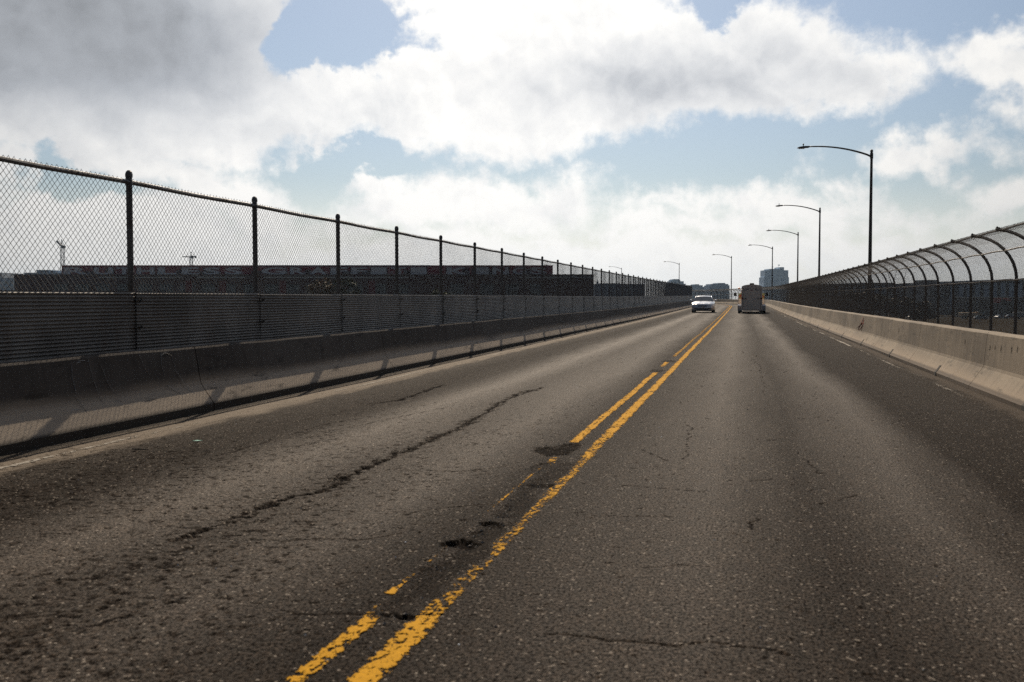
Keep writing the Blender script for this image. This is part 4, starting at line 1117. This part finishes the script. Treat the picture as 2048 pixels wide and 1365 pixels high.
# tower cranes
M_CRANE = mat('crane_steel', (.12, .11, .12), .6)
def crane(px, D, ymast, label, jib):
    p = at(px, HY, D); root = empty('tower_crane', (p.x, p.y, GZ), YAW, label=label, cat='crane', group='tower cranes on the left skyline')
    H = hz_(ymast, D); mb = MB(); w_ = 1.1
    for x in (-w_, w_):
        for y in (-w_, w_): mb.box(x - .18, x + .18, y - .18, y + .18, 0, H)
    n = int(H / 3)
    for k in range(n):
        z = k * H / n; s2 = 1 if k % 2 else -1
        mb.tube([(-w_ * s2, -w_, z), (w_ * s2, -w_, z + H / n)], .12, 4); mb.tube([(w_, -w_ * s2, z), (w_, w_ * s2, z + H / n)], .12, 4)
    mb.build('mast', M_CRANE, root)
    mb = MB()
    for a, b_, r in jib:
        mb.tube([(a[0], 0, H + a[1]), (b_[0], 0, H + b_[1])], r, 5)
    mb.build('jib', M_CRANE, root)
    mb = MB(); mb.cbox(-.5, 2.0, -1.4, 1.4, H - 1, H + 1.3, .2); mb.build('cab', M_CRANE, root)
crane(127.5, 800, 495, 'luffing tower crane with raised jib above the left end of the warehouse',
      [((0, 0), (-4.5, 4.8), .9), ((0, .5), (-4.2, 5.6), .35), ((0, 0), (-.6, 6.2), .3), ((-.6, 6.2), (1.6, 1), .2), ((0, 0), (2.6, .3), .8)])
crane(384, 900, 515, 'hammerhead tower crane with level jib above the middle of the warehouse',
      [((0, 0), (-8, .3), .35), ((0, .9), (-8, .5), .2), ((0, 0), (0, 5), .3), ((0, 4.5), (-5, .6), .12), ((0, 4.5), (4, .6), .12), ((0, 0), (4, .6), .5), ((3.2, -.3), (4.8, .3), 1.0)])

# ------------------------------------------------------------------ trees
def leafm(name, a, b_):
    def f(t, b):
        n = t.noise(t.new('ShaderNodeTexCoord').outputs['Object'], 1.2, 4, .6)
        oi = t.noise(t.new('ShaderNodeTexCoord').outputs['Object'], 9, 2, .6)
        c = t.mix(t.ss(n, .35, .65), a, b_); c = t.mix(t.ss(oi, .4, .7, 0, .5), c, tuple(x * .55 for x in a)); t.put(b.inputs['Base Color'], c)
    m = mat(name, a, .7, 0, .3, f)
    b = m.node_tree.nodes['Principled BSDF']; b.inputs['Transmission Weight'].default_value = 0
    return m
M_BARK = varied('bark', (.06, .045, .035), .9, .3, 4)
def tree(px, D, ytop, width_px, lm, label, n=2600, leaf=.26, dens=1., seed=1, name='tree', sparse=False):
    r = np.random.default_rng(seed); p = at(px, HY, D); H = hz_(ytop, D); W = wd_(width_px, D) / 2
    root = empty(name, (p.x, p.y, GZ), 0, label=label, cat='tree')
    mb = MB(); mb.tube([(0, 0, 0), (.1, 0, H * .3), (0, .1, H * .6)], [.05 * W + .1, .04 * W + .07, .05], 7)
    tips = []
    for k in range(16):
        a = r.uniform(0, 6.28); h = r.uniform(.25, .55) * H; e = r.uniform(.45, 1) * W; z2 = h + r.uniform(.2, .42) * H
        tip = (e * math.cos(a), e * math.sin(a), min(z2, H * .97)); tips.append(tip)
        mb.tube([(0, 0, h), (tip[0] * .5, tip[1] * .5, h + (tip[2] - h) * .6), tip], [.07, .045, .015], 5)
    mb.build('trunk', M_BARK, root)
    C = [np.array([t_[0] * .9, t_[1] * .9, t_[2] - .2]) for t_ in tips] + [np.array([r.uniform(-.5, .5) * W, r.uniform(-.5, .5) * W, H * r.uniform(.6, .95)]) for _ in range(14)]
    v = []; f = []
    for i in range(n):
        c = C[r.integers(len(C))]; q = r.normal(size=3); q = q / np.linalg.norm(q) * (r.random() ** .4) * W * .30
        q[2] *= .8; o = c + q
        if o[2] > H: continue
        a = r.normal(size=3); a /= np.linalg.norm(a); b_ = np.cross(a, r.normal(size=3)); b_ /= np.linalg.norm(b_)
        s2 = leaf * r.uniform(.6, 1.3)
        v += [o - a * s2, o + b_ * s2 * .5, o + a * s2, o - b_ * s2 * .5]; k = len(v) - 4; f.append((k, k + 1, k + 2, k + 3))
    mb = MB(); mb.add(np.array(v), f); mb.build('crown', lm, root)
M_LO = leafm('autumn_leaves', (.17, .085, .022), (.10, .085, .025)); M_LG = leafm('olive_leaves', (.075, .075, .022), (.05, .06, .02)); M_LY = leafm('yellow_green_leaves', (.13, .13, .035), (.07, .09, .025))
M_BR = leafm('dry_brush', (.055, .040, .022), (.040, .035, .018))
tree(652, 165, 553, 78, M_LO, 'orange tinged autumn tree in front of the graffiti warehouse', 3000, .22, seed=4)
tree(692, 160, 555, 60, M_LG, 'olive green tree touching the right side of the orange one', 2400, .22, seed=5)
tree(868, 150, 575, 26, M_LY, 'small yellow green treetop left of the fifth fence post gap', 900, .18, seed=6)
tree(893, 150, 582, 44, M_LY, 'low yellow green bush top just showing over the panels', 1200, .18, seed=8)
for i, (px, w_, yt, lab) in enumerate([(1665, 60, 590, 'brown brush tree nearest the bend side behind the arched fence'), (1705, 70, 584, 'dark brown brush tree directly behind the nearest lamp pole'),
                                  (1752, 80, 588, 'brown brush tree just right of the nearest lamp pole'), (1800, 70, 594, 'dry brown shrub tree left of the pale parked car'), (1846, 46, 602, 'low dry shrub right of the pale parked car')]):
    tree(px, 190, yt, w_, M_BR, lab, 2200, .30, seed=20 + i)
mb = MB(); p = at(1795, HY, 60)
bt = empty('bare_sapling', (p.x, p.y, GZ), 0, label='thin bare sapling leaning behind the arched fence', cat='tree')
mb.tube([(.3, 0, 0), (.1, 0, 4.5), (-.12, 0, 6.3), (-.3, 0, 8.0), (-.75, .2, 9.3)], [.07, .05, .04, .025, .008], 5)
mb.tube([(-.2, 0, 7.2), (.3, 0, 8.2), (.55, 0, 9.4)], [.025, .015, .006], 4); mb.tube([(-.3, 0, 8.0), (-.1, 0, 8.9), (.05, 0, 9.5)], [.02, .012, .005], 4)
mb.build('trunk', M_BARK, bt)

# ------------------------------------------------------------------ litter on the road
mb = MB(); x, y = gx(395, 884); mb.add([(-.09, -.02, 0), (.02, -.035, .004), (.10, .01, .01), (-.02, .03, .006), (-.09, -.02, .008), (.02, -.035, .012), (.10, .01, .018), (-.02, .03, .014)], [(0, 1, 2, 3), (4, 5, 6, 7), (0, 1, 5, 4), (1, 2, 6, 5), (2, 3, 7, 6), (3, 0, 4, 7)])
tag(mb.build('plastic_scrap', mat('turquoise_plastic', (.22, .50, .42), .5), loc=(x, y, .006)), 'flat turquoise plastic scrap lying in the left lane', 'litter').scale = (.5, .5, .5)
mb = MB(); x, y = gx(280, 902); mb.loft([[(-.13, -.008, 0), (-.13, .008, 0), (-.13, 0, .014)], [(.0, -.012, .002), (.0, .01, .002), (.0, 0, .018)], [(.14, -.006, .0), (.14, .008, 0), (.14, 0, .010)]], True)
tag(mb.build('stick', M_BARK, loc=(x, y, .008)), 'short dark stick on the pale gutter beside the left barrier', 'debris').scale = (.6, .6, .6)
mb = MB(); r = np.random.default_rng(12)
for i in range(900):
    s = 3 + 40 * r.random() ** 1.6
    X = r.choice([r.uniform(-5.88, -5.1), r.uniform(-5.8, 3.1), r.uniform(2.7, 3.12)], p=[.4, .35, .25])
    q = .0035 + .007 * r.random() ** 3
    c_, p_, d_ = road_fields(np.array([[X]]), np.array([[s]]))
    v = np.array([(-1, 0, 0), (1, .2, 0), (0, 1, 0), (0, -.9, .1), (.1, .1, 1)]) * q * r.uniform(.6, 1.3, (5, 3)) + np.array([X, s, float(d_[0, 0]) + .001])
    mb.add(v, [(0, 3, 4), (3, 1, 4), (1, 2, 4), (2, 0, 4)])
for px, py, rx, ry, dep in POT:
    cx, cy = gx(px, py)
    for i in range(26):
        X = cx + r.normal() * rx * .8; s = cy + r.normal() * ry * 1.1; q = .003 + .008 * r.random() ** 2
        c_, p_, d_ = road_fields(np.array([[X]]), np.array([[s]]))
        v = np.array([(-1, 0, 0), (1, .2, 0), (0, 1, 0), (0, -.9, .1), (.1, .1, 1)]) * q * r.uniform(.6, 1.3, (5, 3)) + np.array([X, s, float(d_[0, 0]) + .001])
        mb.add(v, [(0, 3, 4), (3, 1, 4), (1, 2, 4), (2, 0, 4)])
tag(mb.build('road_grit', varied('pale_grit', (.22, .195, .17), .7, .5, 40)), 'loose pale grit scattered over the asphalt', 'grit', kind='stuff')
mb = MB()
for i in range(170):
    s = 3.2 + 22 * r.random() ** 1.5; X = r.uniform(-5.3, 2.6); q = .003 + .0035 * r.random()
    nrm = r.normal(size=3); v = np.array([(1, 0, 0), (-1, 0, 0), (0, 1, 0), (0, -1, 0), (0, 0, 1), (0, 0, -.5)]) * q * r.uniform(.6, 1.3, (6, 1)) + np.array([X, s, .006])
    mb.add(v, [(0, 2, 4), (2, 1, 4), (1, 3, 4), (3, 0, 4)])
tag(mb.build('glass_crumbs', mat('glass_crumb', (.8, .8, .78), .12, .6, 1.)), 'tiny bright crumbs of broken glass on the asphalt', 'broken glass', kind='stuff')

# ------------------------------------------------------------------ haze
mb = MB(); mb.box(-2600, 2600, -300, 2600, GZ - 1, 60)
hm = bpy.data.materials.new('haze_air'); hm.use_nodes = True
ht = hm.node_tree; ht.nodes.clear()
ho = ht.nodes.new('ShaderNodeOutputMaterial'); hv = ht.nodes.new('ShaderNodeVolumePrincipled')
hv.inputs['Color'].default_value = (.56, .76, 1.0, 1); hv.inputs['Density'].default_value = .00009; hv.inputs['Anisotropy'].default_value = .3
ht.links.new(hv.outputs[0], ho.inputs['Volume'])
tag(mb.build('haze', hm), 'thin blue morning haze over the distance', 'haze', kind='stuff')
